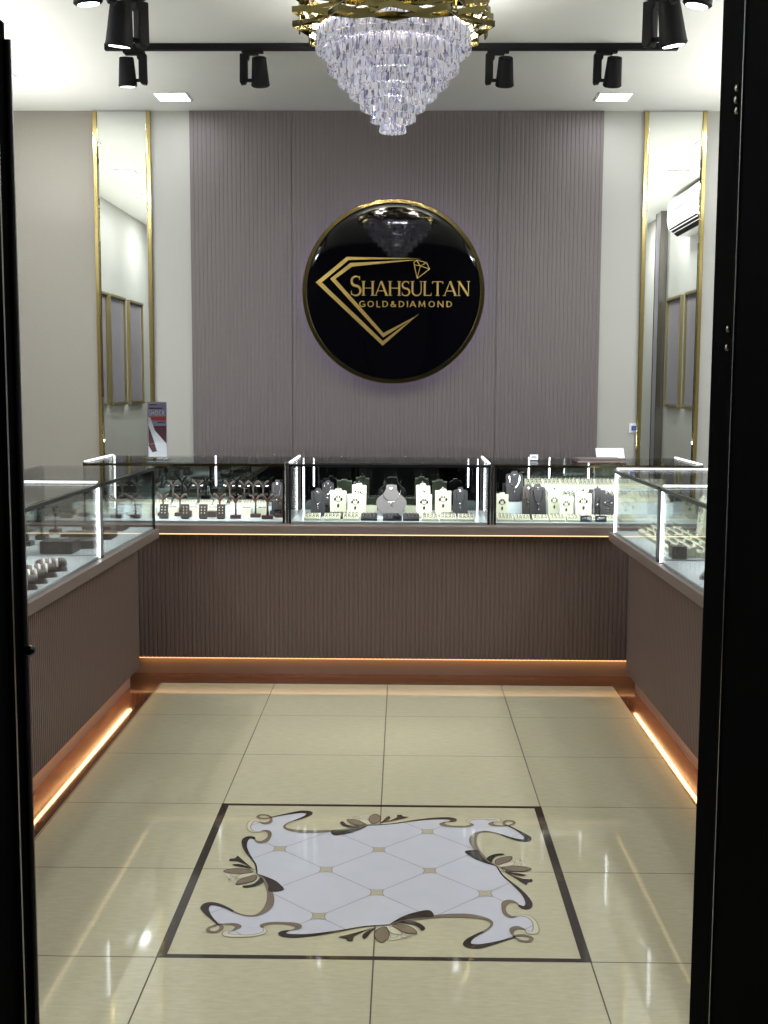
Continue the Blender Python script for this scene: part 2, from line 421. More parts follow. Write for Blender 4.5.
def strip_polys(pts, ws):
    res = []
    for i in range(len(pts)-1): res.append(seg_poly(pts[i], pts[i+1], ws[i], ws[i+1]))
    return res
small = [((432, 62), (447, 52)), ((447, 52), (497, 62)), ((497, 62), (513, 95)), ((513, 95), (450, 143)), ((450, 143), (432, 62)), ((434, 74), (466, 80)), ((466, 80), (511, 95)), ((447, 53), (466, 80)), ((466, 80), (497, 63)), ((466, 80), (450, 140))]
flat('small_diamond', [[sgn(q) for q in seg_poly(q2(*a), q2(*c), .75)] for a, c in small], M['signgold'], sg)
def arc(cx, cy, rx, ry, a0, a1, n=12): return [(cx+rx*math.cos(math.radians(a0+(a1-a0)*k/n)), cy+ry*math.sin(math.radians(a0+(a1-a0)*k/n))) for k in range(n+1)]
def glyph(ch, serif=True):
    # list of quads in a unit box (x 0..w, y 0..1), returns polys and width
    T, t = (.13, .05) if serif else (.14, .14)
    P = []
    def ln(a, c, w): P.append(seg_poly(a, c, w))
    def cv(pts, wf):
        n = len(pts); P.extend(strip_polys(pts, [wf(i/(n-1)) for i in range(n)]))
    def sf(x, y, w=.2):
        if serif: ln((x-w/2, y), (x+w/2, y), .035)
    w = .8
    if ch == 'S':
        w = .58; c = arc(.3, .74, .23, .24, 40, 270, 14)+arc(.28, .25, .25, .25, 90, -140, 14)[1:]
        cv(c, lambda s: t+(T-t)*math.sin(PI*s))
        if serif: ln((.48, .8), (.48, .99), .04); ln((.06, .03), (.06, .24), .04)
    elif ch == 'H':
        w = .85; ln((.13, 0), (.13, 1), T); ln((.72, 0), (.72, 1), T); ln((.13, .52), (.72, .52), t)
        for x in (.13, .72): sf(x, .015, .26); sf(x, .985, .26)
    elif ch == 'A':
        w = .86; ln((.06, 0), (.42, 1), t); ln((.78, 0), (.42, 1), T); ln((.2, .33), (.66, .33), t); sf(.06, .015); sf(.78, .015, .26)
    elif ch == 'U':
        w = .8; c = [(.14, 1)]+arc(.42, .32, .28, .31, 180, 360, 14)+[(.7, 1)]
        cv(c, lambda s: T+(t-T)*s); sf(.14, .985, .26); sf(.7, .985, .2)
    elif ch == 'L':
        w = .6; ln((.13, 0), (.13, 1), T); ln((.13, .025), (.54, .025), t); sf(.13, .985, .26); ln((.54, 0), (.56, .2), .04) if serif else None
    elif ch == 'T':
        w = .74; ln((.36, 0), (.36, 1), T); ln((.02, .97), (.7, .97), t); sf(.36, .015, .26)
        if serif: ln((.02, .82), (.03, .99), .04); ln((.7, .82), (.69, .99), .04)
    elif ch == 'N':
        w = .88; ln((.13, 0), (.13, 1), t); ln((.13, 1), (.74, 0), T); ln((.74, 0), (.74, 1), t); sf(.13, .015); sf(.11, .985); sf(.74, .985)
    elif ch == 'G':
        w = .8; c = arc(.4, .5, .33, .45, 45, 330, 20); cv(c, lambda s: T); ln((.42, .45), (.72, .45), t); ln((.7, .08), (.7, .45), T)
    elif ch == 'O':
        w = .85; cv(arc(.41, .5, .33, .44, 0, 360, 24), lambda s: T if not serif else t+(T-t)*abs(math.cos(2*PI*s)))
    elif ch == 'D':
        w = .8; ln((.12, 0), (.12, 1), T); cv([(.12, .93)]+arc(.3, .5, .38, .43, 90, -90, 14)+[(.12, .07)], lambda s: T)
    elif ch == 'I': w = .3; ln((.13, 0), (.13, 1), T)
    elif ch == 'M':
        w = 1.0; ln((.1, 0), (.16, 1), T); ln((.16, 1), (.46, .12), T*.8); ln((.46, .12), (.76, 1), T*.8); ln((.76, 1), (.82, 0), T)
    elif ch == '&':
        w = .8; cv([(.72, .02), (.25, .62), (.2, .8), (.33, .95), (.47, .82), (.38, .6), (.12, .38), (.1, .2), (.28, .05), (.5, .1), (.7, .42)], lambda s: .13)
    elif ch == 'C':
        w = .75; cv(arc(.4, .5, .31, .44, 45, 315, 18), lambda s: T)
    elif ch == 'K':
        w = .75; ln((.12, 0), (.12, 1), T); ln((.12, .4), (.62, 1), T); ln((.3, .6), (.66, 0), T)
    return P, w
def text_polys(s, x0, x1, yb, yt, serif=True, big=0):
    gl = [glyph(c, serif) for c in s]; tot = sum(g[1] for g in gl)
    ws = [g[1]*(1.25 if (i == 0 and big) else 1) for i, g in enumerate(gl)]
    unit = (x1-x0)/sum(ws); x = x0; res = []
    for i, (P, w) in enumerate(gl):
        k = 1.25 if (i == 0 and big) else 1
        kx = unit*k; yy = yt-big if (i == 0 and big) else yt
        gs = 1 if serif else .8
        res.append([[(x+px*kx*gs, yb+(yy-yb)*py) for px, py in poly] for poly in P])
        x += ws[i]*unit
    return res
for ch, polys in zip('SHAHSULTAN', text_polys('SHAHSULTAN', 107, 724, 230, 157, True, 26)):
    flat('letter', [[sgn(q2(*p)) for p in poly] for poly in polys], M['signgold'], sg, .005)
for ch, polys in zip('GOLD&DIAMOND', text_polys('GOLD&DIAMOND', 153, 640, 288, 257, False)):
    c = [[sgn(q2(*p)) for p in poly] for poly in polys]
    flat('small_letter', c, M['signgold'], sg, .005)
area('sign_halo_light', (SX, YB-.05, SZ), 1.0, 1.0, 1.5, (.6, .55, 1), (-PI/2, 0, 0))

# ------------------------------------------------------------ counters
def counter(name, label, L, depth, loc, rz, over=.065):
    """local frame: face towards -y at y=0, length along x from 0 to L, body going to +y"""
    t = thing(name, label, 'counter', loc, rz)
    b = bm_new(); flutes(b, 0, L, .1, .785, 0, .0238, .0042); obj('fluted_front', b, M['counter'], t)
    b = bm_new(); bx(b, 0.004, L-.004, .02, depth, .118, .784); obj('carcass', b, M['counter'], t)
    b = bm_new(); bx(b, .03, L-.03, .045, depth-.03, 0.001, .118); obj('plinth', b, M['plinth'], t)
    b = bm_new(); bx(b, -.0, L, -over, depth, .788, .832); obj('ledge', b, M['ledge'], t, bevel=.003)
    ly = (-over-.0015, -over+.004) if over < .07 else (-.03, -.018)
    b = bm_new(); bx(b, .02, L-.02, ly[0], ly[1], .783, .788); obj('ledge_light', b, M['ledgold'], t)
    b = bm_new(); bx(b, .02, L-.02, .002, .008, .095, .0995) if over < .07 else bx(b, .02, L-.02, .027, .032, .112, .1175); obj('plinth_light', b, M['ledorange'], t)
    return t
def clamp_lamp(loc, sx, w, rz):
    a = area('plinth_glow', loc, sx, .02, w, (1, .55, .23), (0, 0, rz)); return a
counter('display_counter', 'taupe fluted display counter across the back of the shop', 3.9, .68, (-1.95, 6.26, 0), 0)
counter('display_counter', 'taupe fluted display counter along the left side', 3.43, .62, (-1.322, 2.6, 0), PI/2-.006, .114)
counter('display_counter', 'taupe fluted display counter along the right side', 3.42, .62, (1.242, 6.02, 0), -PI/2+.009, .107)
for o_ in (( (0, 6.29, .107), 2.7, 2.0, 0), ((-1.338, 4.3, .107), 3.3, 5.5, PI/2), ((1.284, 4.3,   .107), 3.3, 5.5, PI/2)):
    clamp_lamp(*o_)

# ------------------------------------------------------------ glass display cases
CT = 1.16; CB = .8325
def case(label, loc, rz, w, dep, leds=(), topled=(), backmat='darkmirror', rail='golddark', post=(1, 1), lamp=5, postmat='black'):
    """front at y=0 facing -y, width along x 0..w"""
    t = thing('glass_display_case', label, 'display case', loc, rz, None)
    H = CT-CB
    b = bm_new(); bx(b, .004, w-.004, .004, dep-.004, 0, .01); obj('case_floor', b, M['casefloor'], t)
    b = bm_new(); bx(b, .012, w-.012, 0, .004, .0, H-.012); obj('front_pane', b, M['glass'], t)
    for x in (0.006, w-.01):
        b = bm_new(); bx(b, x, x+.004, .012, dep-.012, .01, H-.006); obj('side_pane', b, M['glass'], t)
    b = bm_new(); bx(b, .0, w, .0, dep, H-.005, H); obj('top_pane', b, M['glass'], t)
    b = bm_new(); bx(b, .012, w-.012, dep-.012, dep-.006, .01, H-.006); obj('mirror_back', b, M[backmat], t)
    b = bm_new(); bx(b, .0, w, -.005, .008, H-.02, H-.0055); obj('front_rail', b, M[rail], t)
    for i, x in enumerate((0, w-.013)):
        if post[i]:
            b = bm_new(); bx(b, x, x+.012, -.003, .01, 0, H-.016); obj('corner_post', b, M['golddark' if (i == 1 and label.endswith('poster holder')) else postmat], t)
    for (x, y, z0, z1) in leds:
        w_ = .0035 if rz == 0 else .0043
        b = bm_new(); bx(b, x-w_, x+w_, y-w_, y+w_, z0, z1); obj('led_post', b, M['led'], t)
    for (x0, x1, y0, y1) in topled:
        b = bm_new(); bx(b, x0, x1, y0, y1, H+.0002, H+.005); obj('led_top_bar', b, M['ledtop'], t)
    c, s = math.cos(rz), math.sin(rz); ly = .04
    cx = loc[0]+c*w/2-s*ly; cy = loc[1]+s*w/2+c*ly
    l = area('case_lamp', (cx, cy, CT-.022), w*.9, .03, lamp*(.85 if rz == 0 else 1.9), (.93, .97, 1), (0, 0, 0))
    l.rotation_euler = (Matrix.Rotation(rz, 3, 'Z') @ Matrix.Rotation(math.radians(72), 3, 'X')).to_euler()
    return t
H = CT-CB
YC = 6.3; DC = .63
case('glass case on the back counter carrying the upright acrylic poster holder', (-1.65, YC, CB), 0, 1.09, DC, leds=((.02, DC-.02, .01, H), (.62, DC-.02, .15, H)), topled=((.0, .01, .02, DC),), rail='golddark', lamp=7)
case('middle glass case on the back counter with the grey heart-shaped bust', (-.54, YC, CB), 0, 1.085, DC, leds=((.03, DC-.03, .01, H-.01), (.09, DC-.02, .15, H-.01), (1.055, DC-.03, .01, H-.01), (1.0, DC-.02, .15, H-.01)), topled=((0, .01, .02, DC), (1.075, 1.085, .02, DC)), rail='black', lamp=7)
case('glass case on the back counter with the brown grey tray lying on top', (.566, YC, CB), 0, 1.115, DC, leds=((.25, DC-.02, .15, H), (.37, DC-.02, .15, H), (.6, DC-.02, .2, H)), topled=((1.105, 1.115, .02, DC),), rail='golddark', lamp=7)
def post_between(x, m):
    t = thing('divider_post', 'slim steel divider post between the %s cases on the back counter' % m, 'post', (x, YC-.004, CB))
    b = bm_new(); bx(b, -.006, .006, 0, .016, 0, H); obj('post_body', b, M['steel'], t)
post_between(-.549, 'left and middle')
post_between(.5555, 'middle and right')
# left side: face looks to +x
case('nearer glass case on the left counter holding the bracelet rolls', (-1.222, 3.84, CB), PI/2, 1.15, .58, leds=((1.14, .006, .004, H-.02),), topled=((1.14, 1.15, .01, .56),), rail='black', post=(1, 0), lamp=5)
case('farther glass case on the left counter beside the back counter', (-1.220, 5.0, CB), PI/2-.012, 1.02, .58, rail='black', post=(1, 1), lamp=3)
case('farther glass case on the right counter with cream pads and lit far edge', (1.15, 5.97, CB), -PI/2+.012, .99, .56, leds=((.01, .006, .004, H-.02),), topled=((0, .01, .01, .54),), rail='black', post=(0, 1), backmat='darkmirror', lamp=5)
case('nearer glass case on the right counter beside the black door jamb', (1.163, 4.96, CB), -PI/2+.012, 1.15, .56, leds=((.018, .006, .004, H-.02),), topled=((0.01, .02, .01, .54),), rail='black', post=(0, 1), backmat='darkmirror', lamp=5)

# ------------------------------------------------------------ jewellery displays (built once, then copied)
def tilt(bm, deg, org=(0, 0, 0)):
    bmesh.ops.translate(bm, verts=bm.verts, vec=(0, 0, .004))
    bmesh.ops.rotate(bm, verts=bm.verts, cent=org, matrix=Matrix.Rotation(math.radians(-deg), 3, 'X'))
def hide_proto(t): pass
PROTO = {}
def mk_tree(mat='wood', yarms=True):
    t = thing('earring_tree', '', 'jewellery stand')
    b = bm_new(); bx(b, -.027, .027, -.02, .02, 0, .018); obj('base', b, M[mat], t, bevel=.003)
    b = bm_new(); tube(b, [(0, 0, .017), (0, 0, .05), (0, 0, .088)], [.006, .0045, .006]); obj('stem', b, M[mat], t, smooth=True)
    b = bm_new()
    for s in (-1, 1):
        tube(b, [(0, 0, .08), (s*.01, 0, .098), (s*.02, 0, .108), (s*.032, 0, .113)], [.006, .006, .006, .005])
    obj('arms', b, M[mat], t, smooth=True)
    b = bm_new()
    for x in (-.028, -.02, .02, .028):
        tube(b, [(x, -.006, .108), (x, -.007, .092)], .0012, 4); ball(b, (x, -.007, .088), .0042)
    obj('earrings', b, M['silver'], t)
    return t
def mk_dotted():
    t = thing('earring_holder', '', 'jewellery stand')
    b = bm_new(); bx(b, -.023, .023, -.006, .006, 0, .078); tilt(b, 14); obj('board', b, M['brown'], t, bevel=.002)
    b = bm_new(); bx(b, -.018, .018, 0, .035, 0, .01); obj('foot', b, M['brown'], t)
    b = bm_new()
    for i in (-1, 1):
        for k in range(3): ball(b, (i*.009, -.008, .028+.016*k), .0034)
    tilt(b, 14); obj('pearls', b, M['pearl'], t, smooth=True)
    return t
def bustpts(w, h):
    P = [(-.28, 0), (.28, 0), (.42, .16), (.5, .34), (.5, .46), (.42, .58), (.27, .7), (.19, .82), (.17, .98), (0, 1.0)]
    full = P + [(-x, y) for x, y in reversed(P[2:-1])]
    return [(x*w, y*h) for x, y in full]
def mk_bust(mat, w, h, jew='silver', heart=False):
    t = thing('necklace_bust', '', 'jewellery stand')
    b = bm_new(); pts = bustpts(w, h)
    if not heart: pts = [(-w*.5, 0), (w*.5, 0), (w*.49, h*.84), (w*.42, h*.9), (w*.2, h*.92), (w*.17, h), (-w*.17, h), (-w*.2, h*.92), (-w*.42, h*.9), (-w*.49, h*.84)]
    prism(b, pts, lambda x, z: (x, -.008, z), lambda x, z: (x, .01, z)); tilt(b, 10); obj('bust_body', b, M[mat], t, bevel=.002)
    b = bm_new(); bx(b, -w*.3, w*.3, .002, .05, 0, .008); obj('foot', b, M[mat], t)
    b = bm_new(); pc = []
    for k in range(13):
        a = PI*k/12; pc.append((w*.3*math.cos(a), -.012, h*.82-h*.38*math.sin(a)))
    tube(b, pc, .0022, 5); 
    for k in (5, 6, 7): ball(b, (pc[k][0], -.014, pc[k][2]-.004), .0055 if k == 6 else .004)
    ball(b, (0, -.014, h*.3), .006, 1, (.8, .6, 1.6))
    ball(b, (0, -.014, h*.86), .008, 1, (1.4, .6, 1))
    tilt(b, 10); obj('necklace', b, M[jew], t)
    return t
def mk_slab(mat='cream', w=.07, h=.1):
    t = thing('jewellery_slab', '', 'jewellery stand')
    b = bm_new()
    prism(b, [(-w/2, 0), (w/2, 0), (w/2, h*.93), (w*.2, h*.93), (w*.2, h), (-w*.2, h), (-w*.2, h*.95), (-w/2, h*.95)], lambda x, z: (x, -.01, z), lambda x, z: (x, .01, z))
    tilt(b, 10); obj('slab_board', b, M[mat], t, bevel=.0012)
    b = bm_new(); bx(b, -w*.35, w*.35, 0, .04, 0, .008); obj('foot', b, M[mat], t)
    b = bm_new()
    for s in (-1, 1):
        ball(b, (s*w*.2, -.012, h*.6), .0055, 1, (1, .5, 1.3)); ball(b, (s*w*.07, -.012, h*.68), .0035, 1)
    ball(b, (0, -.012, h*.36), .006, 1, (1, .5, 1.5)); ringmesh(b, (0, -.012, h*.62), w*.17, .0011, 12, 4, 'y')
    ball(b, (0, -.004, h+.004), .005)
    tilt(b, 10); obj('pendant_set', b, M['jewel'], t)
    return t
def mk_tray(mat='cream', jew='jewel', w=.088, d=.075):
    t = thing('jewellery_tray', '', 'jewellery tray')
    b = bm_new(); prism(b, [(-d/2, 0), (d/2, 0), (d/2, .034), (-d/2, .012)], lambda y, z: (-w/2, y, z), lambda y, z: (w/2, y, z)); obj('tray_block', b, M[mat], t, bevel=.002)
    b = bm_new(); rr = random.Random(3)
    for i in range(4):
        for k in range(3):
            x = -w*.34+i*w*.227; y = -d*.3+k*d*.3; z = .023+(y/d)*.022+.003
            ringmesh(b, (x, y, z), .0062, .0014, 8, 4, 'y'); ball(b, (x, y-.001, z+.006), .0032)
    obj('ring_set', b, M[jew], t)
    return t
def mk_block(mat='brown', w=.09, d=.09, h=.06):
    t = thing('display_block', '', 'display block')
    b = bm_new(); bx(b, -w/2, w/2, -d/2, d/2, 0, h); obj('block_body', b, M[mat], t, bevel=.003)
    b = bm_new()
    tube(b, [(-w*.3+w*.6*k/8, math.sin(k*1.3)*d*.2, h+.003) for k in range(9)], .003, 5); obj('bracelet', b, M['silver'], t)
    return t
def mk_roll():
    t = thing('bracelet_roll', '', 'bracelet display')
    b = bm_new(); prism(b, [(-.05, 0), (.05, 0), (.05, .02), (.04, .03), (-.04, .03), (-.05, .02)], lambda x, z: (x, -.035, z), lambda x, z: (x, .035, z)); obj('roll_base', b, M['brown'], t)
    b = bm_new(); tube(b, [(-.052, 0, .045), (-.045, 0, .045), (.045, 0, .045), (.052, 0, .045)], [.024, .031, .031, .024], 18); obj('roll', b, M['brown'], t, smooth=False)
    for x in (-.028, -.006, .018):
        b = bm_new(); rr = []
        for k in range(19): a = 2*PI*k/18; rr.append((x+.004*math.cos(a), .033*math.cos(a), .045+.033*math.sin(a)))
        tube(b, rr, .0042, 5); obj('bracelet', b, M['pearl'], t)
    return t
def mk_plaque():
    t = thing('acrylic_plaque', '', 'plaque')
    b = bm_new(); bx(b, -.032, .032, -.006, .006, 0, .036); tilt(b, 15); obj('plaque_face', b, M['crystalplaque'], t, bevel=.002)
    b = bm_new(); bx(b, -.024, .024, -.008, -.0065, .014, .018); bx(b, -.018, .018, -.008, -.0065, .022, .026); tilt(b, 15); obj('print_line', b, M['silver'], t)
    return t
PROTO = dict(tree=mk_tree(), dtree=mk_tree('brown'), dotted=mk_dotted(), bust=mk_bust('charcoal', .085, .155), bbust=mk_bust('brown', .09, .16),
             heart=mk_bust('greyvelvet', .17, .175, heart=True), slab=mk_slab(), dslab=mk_slab('charcoal'), tray=mk_tray(), dtray=mk_tray('charcoal', 'silver'),
             block=mk_block(), cblock=mk_block('cream', .07, .05, .05), roll=mk_roll(), plaque=mk_plaque())
FIRST = {k: True for k in PROTO}
CZ = CB+.0105
def put(kind, x, y, label, z=CZ, rz=0, s=1, group=None):
    p = PROTO[kind]
    if FIRST[kind]:
        p.location = (x, y, z); p.rotation_euler = (0, 0, rz); p['label'] = label; p.scale = (s,)*3 if not isinstance(s, tuple) else s
        if group: p['group'] = group
        FIRST[kind] = False; return p
    r = dup(p, (x, y, z), rz, label, s if isinstance(s, tuple) else (s,)*3)
    if group: r['group'] = group
    elif 'group' in r: del r['group']
    return r
def PX(px, Y): return .0734+(px-402.3)*Y/1175*1.004
ORD = ['first', 'second', 'third', 'fourth', 'fifth', 'sixth', 'seventh', 'eighth', 'ninth', 'tenth', 'eleventh', 'twelfth', 'thirteenth', 'fourteenth']
def riser(x0, x1, y0, y1, h, label, mat='casefloor'):
    o = obj('display_riser', (lambda b: (bx(b, x0, x1, y0, y1, CZ, CZ+h), b)[1])(bm_new()), M[mat]); tag(o, label, 'riser'); return CZ+h+.0003
# --- left back case
zr = riser(-1.56, -.62, 6.62, 6.86, .05, 'long white riser at the back of the left back case')
for i, px in enumerate((162, 184, 202, 220)):
    put('dotted', PX(px, 6.4), 6.4, f'dark six-pearl earring holder, {ORD[i]} from the left in the left back case', rz=(-.15, .1, 0, .05)[i], group='pearl-dotted holders in the left back case')
for i, (px, y) in enumerate(((115, 6.42), (134, 6.42), (162, 6.54), (179, 6.54), (219, 6.55), (235, 6.44), (255, 6.5), (267, 6.42), (280, 6.5))):
    put('tree', PX(px, y), y, f'brown Y-shaped earring tree, {ORD[i]} from left in front row of left back case', s=(1.15, 1.1, 1.18) if px == 267 else (1.05, 1.05, 1.1), group='brown earring trees in the front row')
for i, px in enumerate((171, 196, 228, 243, 252, 262)):
    put('dtree', PX(px, 6.74), 6.78, f'dark earring tree on the riser of left back case, {ORD[i]} from left', z=zr, s=(1, 1, 1.15), group='dark earring trees on the riser')
for i, px in enumerate((150, 163, 178, 189, 205, 219, 236, 249, 262)):
    put('tray', PX(px, 6.66), 6.665, f'cream ring tray on the riser of left back case, {ORD[i]} from left', z=zr, s=.8, group='cream ring trays on the left riser')
for i, px in enumerate((150, 172, 193, 212, 246, 262)):
    put('cblock', PX(px, 6.58), 6.575, f'small cream block before the riser of left back case, {ORD[i]} from left', s=.9, group='small cream blocks before the left riser')
put('bust', PX(276, 6.52), 6.56, 'charcoal necklace bust with white pendants at the right end of the left back case', s=(.75, 1, 1.1), z=CZ+.03)
riser(PX(276, 6.52)-.04, PX(276, 6.52)+.04, 6.54, 6.61, .029, 'small dark riser under the bust at the right end of the left back case', 'charcoal')
for i, px in enumerate((208, 183)):
    put('block', PX(px, 6.52)+.02, 6.5, f'dark brown block behind the pearl-dotted holders, {("right", "left")[i]} of two', s=.55)
# --- middle back case
put('bust', PX(317, 6.5), 6.55, 'charcoal necklace bust at the left end of the middle back case', s=(.95, 1, 1.0))
put('bust', PX(327, 6.7), 6.74, 'taller charcoal bust behind the leftmost bust in the middle back case', z=CZ+.04, s=(.8, 1, .95))
riser(PX(327, 6.7)-.035, PX(327, 6.7)+.035, 6.72, 6.8, .039, 'dark riser under the taller bust in the middle back case', 'charcoal')
put('bust', PX(461, 6.5), 6.58, 'charcoal necklace bust at the right end of the middle back case', s=(.98, 1, 1.05))
put('heart', PX(391, 6.5), 6.6, 'grey rounded necklace bust with a silver chain at the centre of the middle case')
for i, (px, y, h, w) in enumerate(((338, 6.56, 1.5, 1.3), (355, 6.5, 1.35, 1.25), (359, 6.64, 1.75, 1.15), (423, 6.64, 1.75, 1.15), (424, 6.52, 1.35, 1.25), (443, 6.58, 1.5, 1.3))):
    put('slab', PX(px, y), y, 'cream pendant slab in the middle case, %s from the left' % ORD[i], s=(w, 1, h), group='cream pendant slabs in the middle case')
for i, px in enumerate((370, 411)):
    put('cblock', PX(px, 6.66), 6.69, f'small cream block {("left", "right")[i]} of the grey heart-shaped bust', s=(1.1, 1, 1.0))
for i, (px, k) in enumerate(((312, 'tray'), (332, 'tray'), (351, 'tray'), (369, 'dtray'), (391, 'dtray'), (411, 'dtray'), (430, 'tray'), (448, 'tray'), (466, 'tray'))):
    put(k, PX(px, 6.4), 6.395, f'{"cream" if k == "tray" else "dark"} ring tray in front row of middle back case, {ORD[i]} from left', s=(1, 1, 1), group='ring trays in the front row of the middle case')
put('plaque', PX(397, 6.33), 6.33, 'small smoky plaque at the front of the middle back case', s=.8)
for i, px in enumerate((336, 449)):
    put('dtray', PX(px, 6.47), 6.478, f'dark ring tray behind the cream trays on the {("left", "right")[i]} of the middle case', s=.9)
# --- right back case
zr = riser(.62, 1.6, 6.62, 6.715, .08, 'long white riser at the back of the right back case')
for i, px in enumerate((505, 522, 540, 557, 574, 592, 609, 626)):
    put('tray', PX(px, 6.4), 6.395, f'cream ring tray in front row of right back case, {ORD[i]} from left', s=.95, group='front ring trays of the right back case')
for i, (px, y, h, w) in enumerate(((502, 6.5, 1.4, 1.0), (554, 6.56, 1.5, 1.0), (566, 6.49, 1.3, 1.05), (583, 6.54, 1.45, 1.3))):
    put('slab', PX(px, y), y, f'cream pendant slab in the right back case, {ORD[i]} from the left', s=(w, 1, h), group='cream slabs in the right back case')
put('bbust', PX(529, 6.55), 6.57, 'plain dark slab-like bust left of the tilted bust in the right back case', s=(.8, 1, 1.15))
put('bust', PX(539, 6.42), 6.46, 'charcoal bust with silver pendants, standing tilted in the right back case', rz=.15, s=(1.05, 1, 1.25))
put('bust', PX(514, 6.66), 6.655, 'charcoal bust raised on the riser at the left of the right back case', z=zr, s=(1.15, 1, 1.1))
for i, (px, y) in enumerate(((597, 6.58), (608, 6.5))):
    put('dslab', PX(px, y), y, f'charcoal slab {("behind", "in front")[i]} at the right of the right back case', s=(1.3, 1, 1.6 if i == 0 else 1.35))
for i in range(16):
    put('tray', .83+.1*(i % 8), 6.665+.1*(i//8), f'cream ring tray in {("lower", "upper")[i//8]} rear row of right back case, {ORD[i % 8]} from left', z=zr+(.001 if i < 8 else .07), s=(1.15, 1.1, 1.5), group='cream ring trays on the right riser')
riser(.68, 1.58, 6.72, 6.86, .149, 'upper white step behind the riser of the right back case')
for i, px in enumerate((586, 601)):
    put('plaque', PX(px, 6.33), 6.335, f'small smoky plaque at the front of the right back case, {("left", "right")[i]} one', s=.95)
# --- left side cases (things face +x)
for i, y in enumerate((4.57, 4.42, 4.28, 4.15, 4.02)):
    put('roll', -1.312+.004*i, y, f'dark bracelet roll with silver bangles in nearer left case, {ORD[i]} from far end', rz=.55, s=(1.08, 1.0, .66), group='bracelet rolls in the nearer left case')
for i, (y, dx) in enumerate(((5.1, .05), (5.26, .0), (5.42, .05), (5.58, .0), (5.74, .04), (5.9, .02))):
    put('block', -1.38-dx, y, f'brown block in the farther left case, {ORD[i]} from its near end', rz=PI/2, s=(1.5, 1.6, (.9, .6, .8, .5, .7, .5)[i]), group='brown blocks in the farther left case')
for i, y in enumerate((5.3, 5.52, 5.74)):
    put('dtree', -1.64, y, f'dark earring tree in back of farther left case, {ORD[i]} from near end', rz=PI/2, s=1.2, group='earring trees in the farther left case')
for i, y in enumerate((4.3, 4.75)):
    put('block', -1.7, y, f'brown block at the back of the nearer left case, {("nearer", "farther")[i]} one', rz=PI/2, s=(1.4, 1.2, 1.2))
# --- right side cases (things face -x)
for i in range(10):
    k = i % 5; r_ = i//5
    put('tray', 1.30+.1*r_, 5.12+.17*k, f'cream ring tray in farther right case, {ORD[k]} from near end, {("front", "second")[r_]} row', rz=-PI/2, s=(1.7, 1.2, 1.5), group='cream trays in the farther right case')
for i in range(5):
    put('slab', 1.55, 5.12+.17*i, f'cream pendant slab in back of farther right case, {ORD[i]} from near end', rz=-PI/2, s=(1.6, 1, 1.9), group='cream slabs in the farther right case')
put('block', 1.26, 5.035, 'dark brown block at the near end of the farther right case', rz=-PI/2, s=(.8, .7, .9), z=CZ)
for i in range(8):
    k = i % 4; r_ = i//4
    put('tray', 1.5+.11*r_, 4.42+.145*k, f'cream ring tray in nearer right case, {ORD[k]} from near end, {("front", "second")[r_]} row', rz=-PI/2, s=(1.5, 1.3, 1.7), group='cream trays in the nearer right case')
put('dtray', 1.28, 4.47, 'dark tray with silver rings at the front of the nearer right case', rz=-.6, s=(1.2, 1.2, 1.3))
for k, v in FIRST.items():
    if v: print('unused proto', k)

# --- things on top of the cases
TZ = CT+.0005
t = thing('acrylic_sign_holder', 'clear upright acrylic holder with a lilac poster, standing on the left back case', 'sign holder', (-1.307, 6.6, TZ))
b = bm_new(); bx(b, -.065, .065, -.035, .045, 0, .006); obj('holder_base', b, M['acrylic'], t)
b = bm_new(); bx(b, -.056, .056, -.006, -.003, .006, .322); obj('holder_front', b, M['acrylic'], t)
b = bm_new(); bx(b, -.053, .053, -.002, .001, .01, .318); pp = obj('poster', b, M['lilac_card'], t)
def card(x, z): return (x, -.0024, z)
def cardb(x, z): return (x, -.0029, z)
def flatc(name, polys, mat, off=0):
    b = bm_new()
    for p in polys: prism(b, p, lambda x, z: (x, -.0022-off, z), lambda x, z: (x, -.0026-off, z))
    return obj(name, b, mat, pp)
flatc('poster_photo', [[(-.05, .07), (-.05, .185), (.05, .185), (.05, .07), (.0, .035), (-.03, .04)]], M['wine_card'])
flatc('poster_hand', [[(-.05, .235), (-.04, .235), (-.015, .16), (.015, .125), (.05, .085), (.05, .05), (-.005, .045), (-.02, .1), (-.05, .19)]], M['white_card'], .0004)
flatc('poster_foot', [[(-.052, .012), (.052, .012), (.052, .07), (.02, .05), (-.03, .035), (-.052, .075)]], M['white_card'], .0002)
flatc('poster_band', [[(-.03, .215), (.05, .215), (.05, .236), (-.04, .236)]], M['red_card'], .0006)
pw = text_polys('SHOCK', -.048, .048, .243, .272, False)
flatc('poster_heading', [q for l in pw for q in l], M['white_card'], .0008)
flatc('poster_small_print', [[(-.045, .28), (.03, .28), (.03, .287), (-.045, .287)], [(-.045, .3), (.0, .3), (.0, .306), (-.045, .306)], [(0, .2), (.045, .2), (.045, .206), (0, .206)]], M['ink'], .0008)
t = thing('jewellery_pad', 'flat brown grey tray lying on the right back case', 'tray', (1.165, 6.56, TZ), .02)
b = bm_new(); bx(b, -.135, .135, -.11, .11, 0, .014); obj('tray_body', b, M['wood'], t, bevel=.004)
b = bm_new(); bx(b, -.12, .12, -.095, .095, .014, .018); obj('velvet_pad', b, M['greyvelvet'], t)
t = thing('card_holder', 'clear sloping holder with a white card behind the tray on the right back case', 'card holder', (1.26, 6.76, TZ))
b = bm_new(); prism(b, [(-.04, 0), (.03, 0), (.03, .004), (-.034, .004), (.012, .058), (.008, .06), (-.044, .003)], lambda y, z: (-.085, y, z), lambda y, z: (.085, y, z)); obj('holder_body', b, M['acrylic'], t)
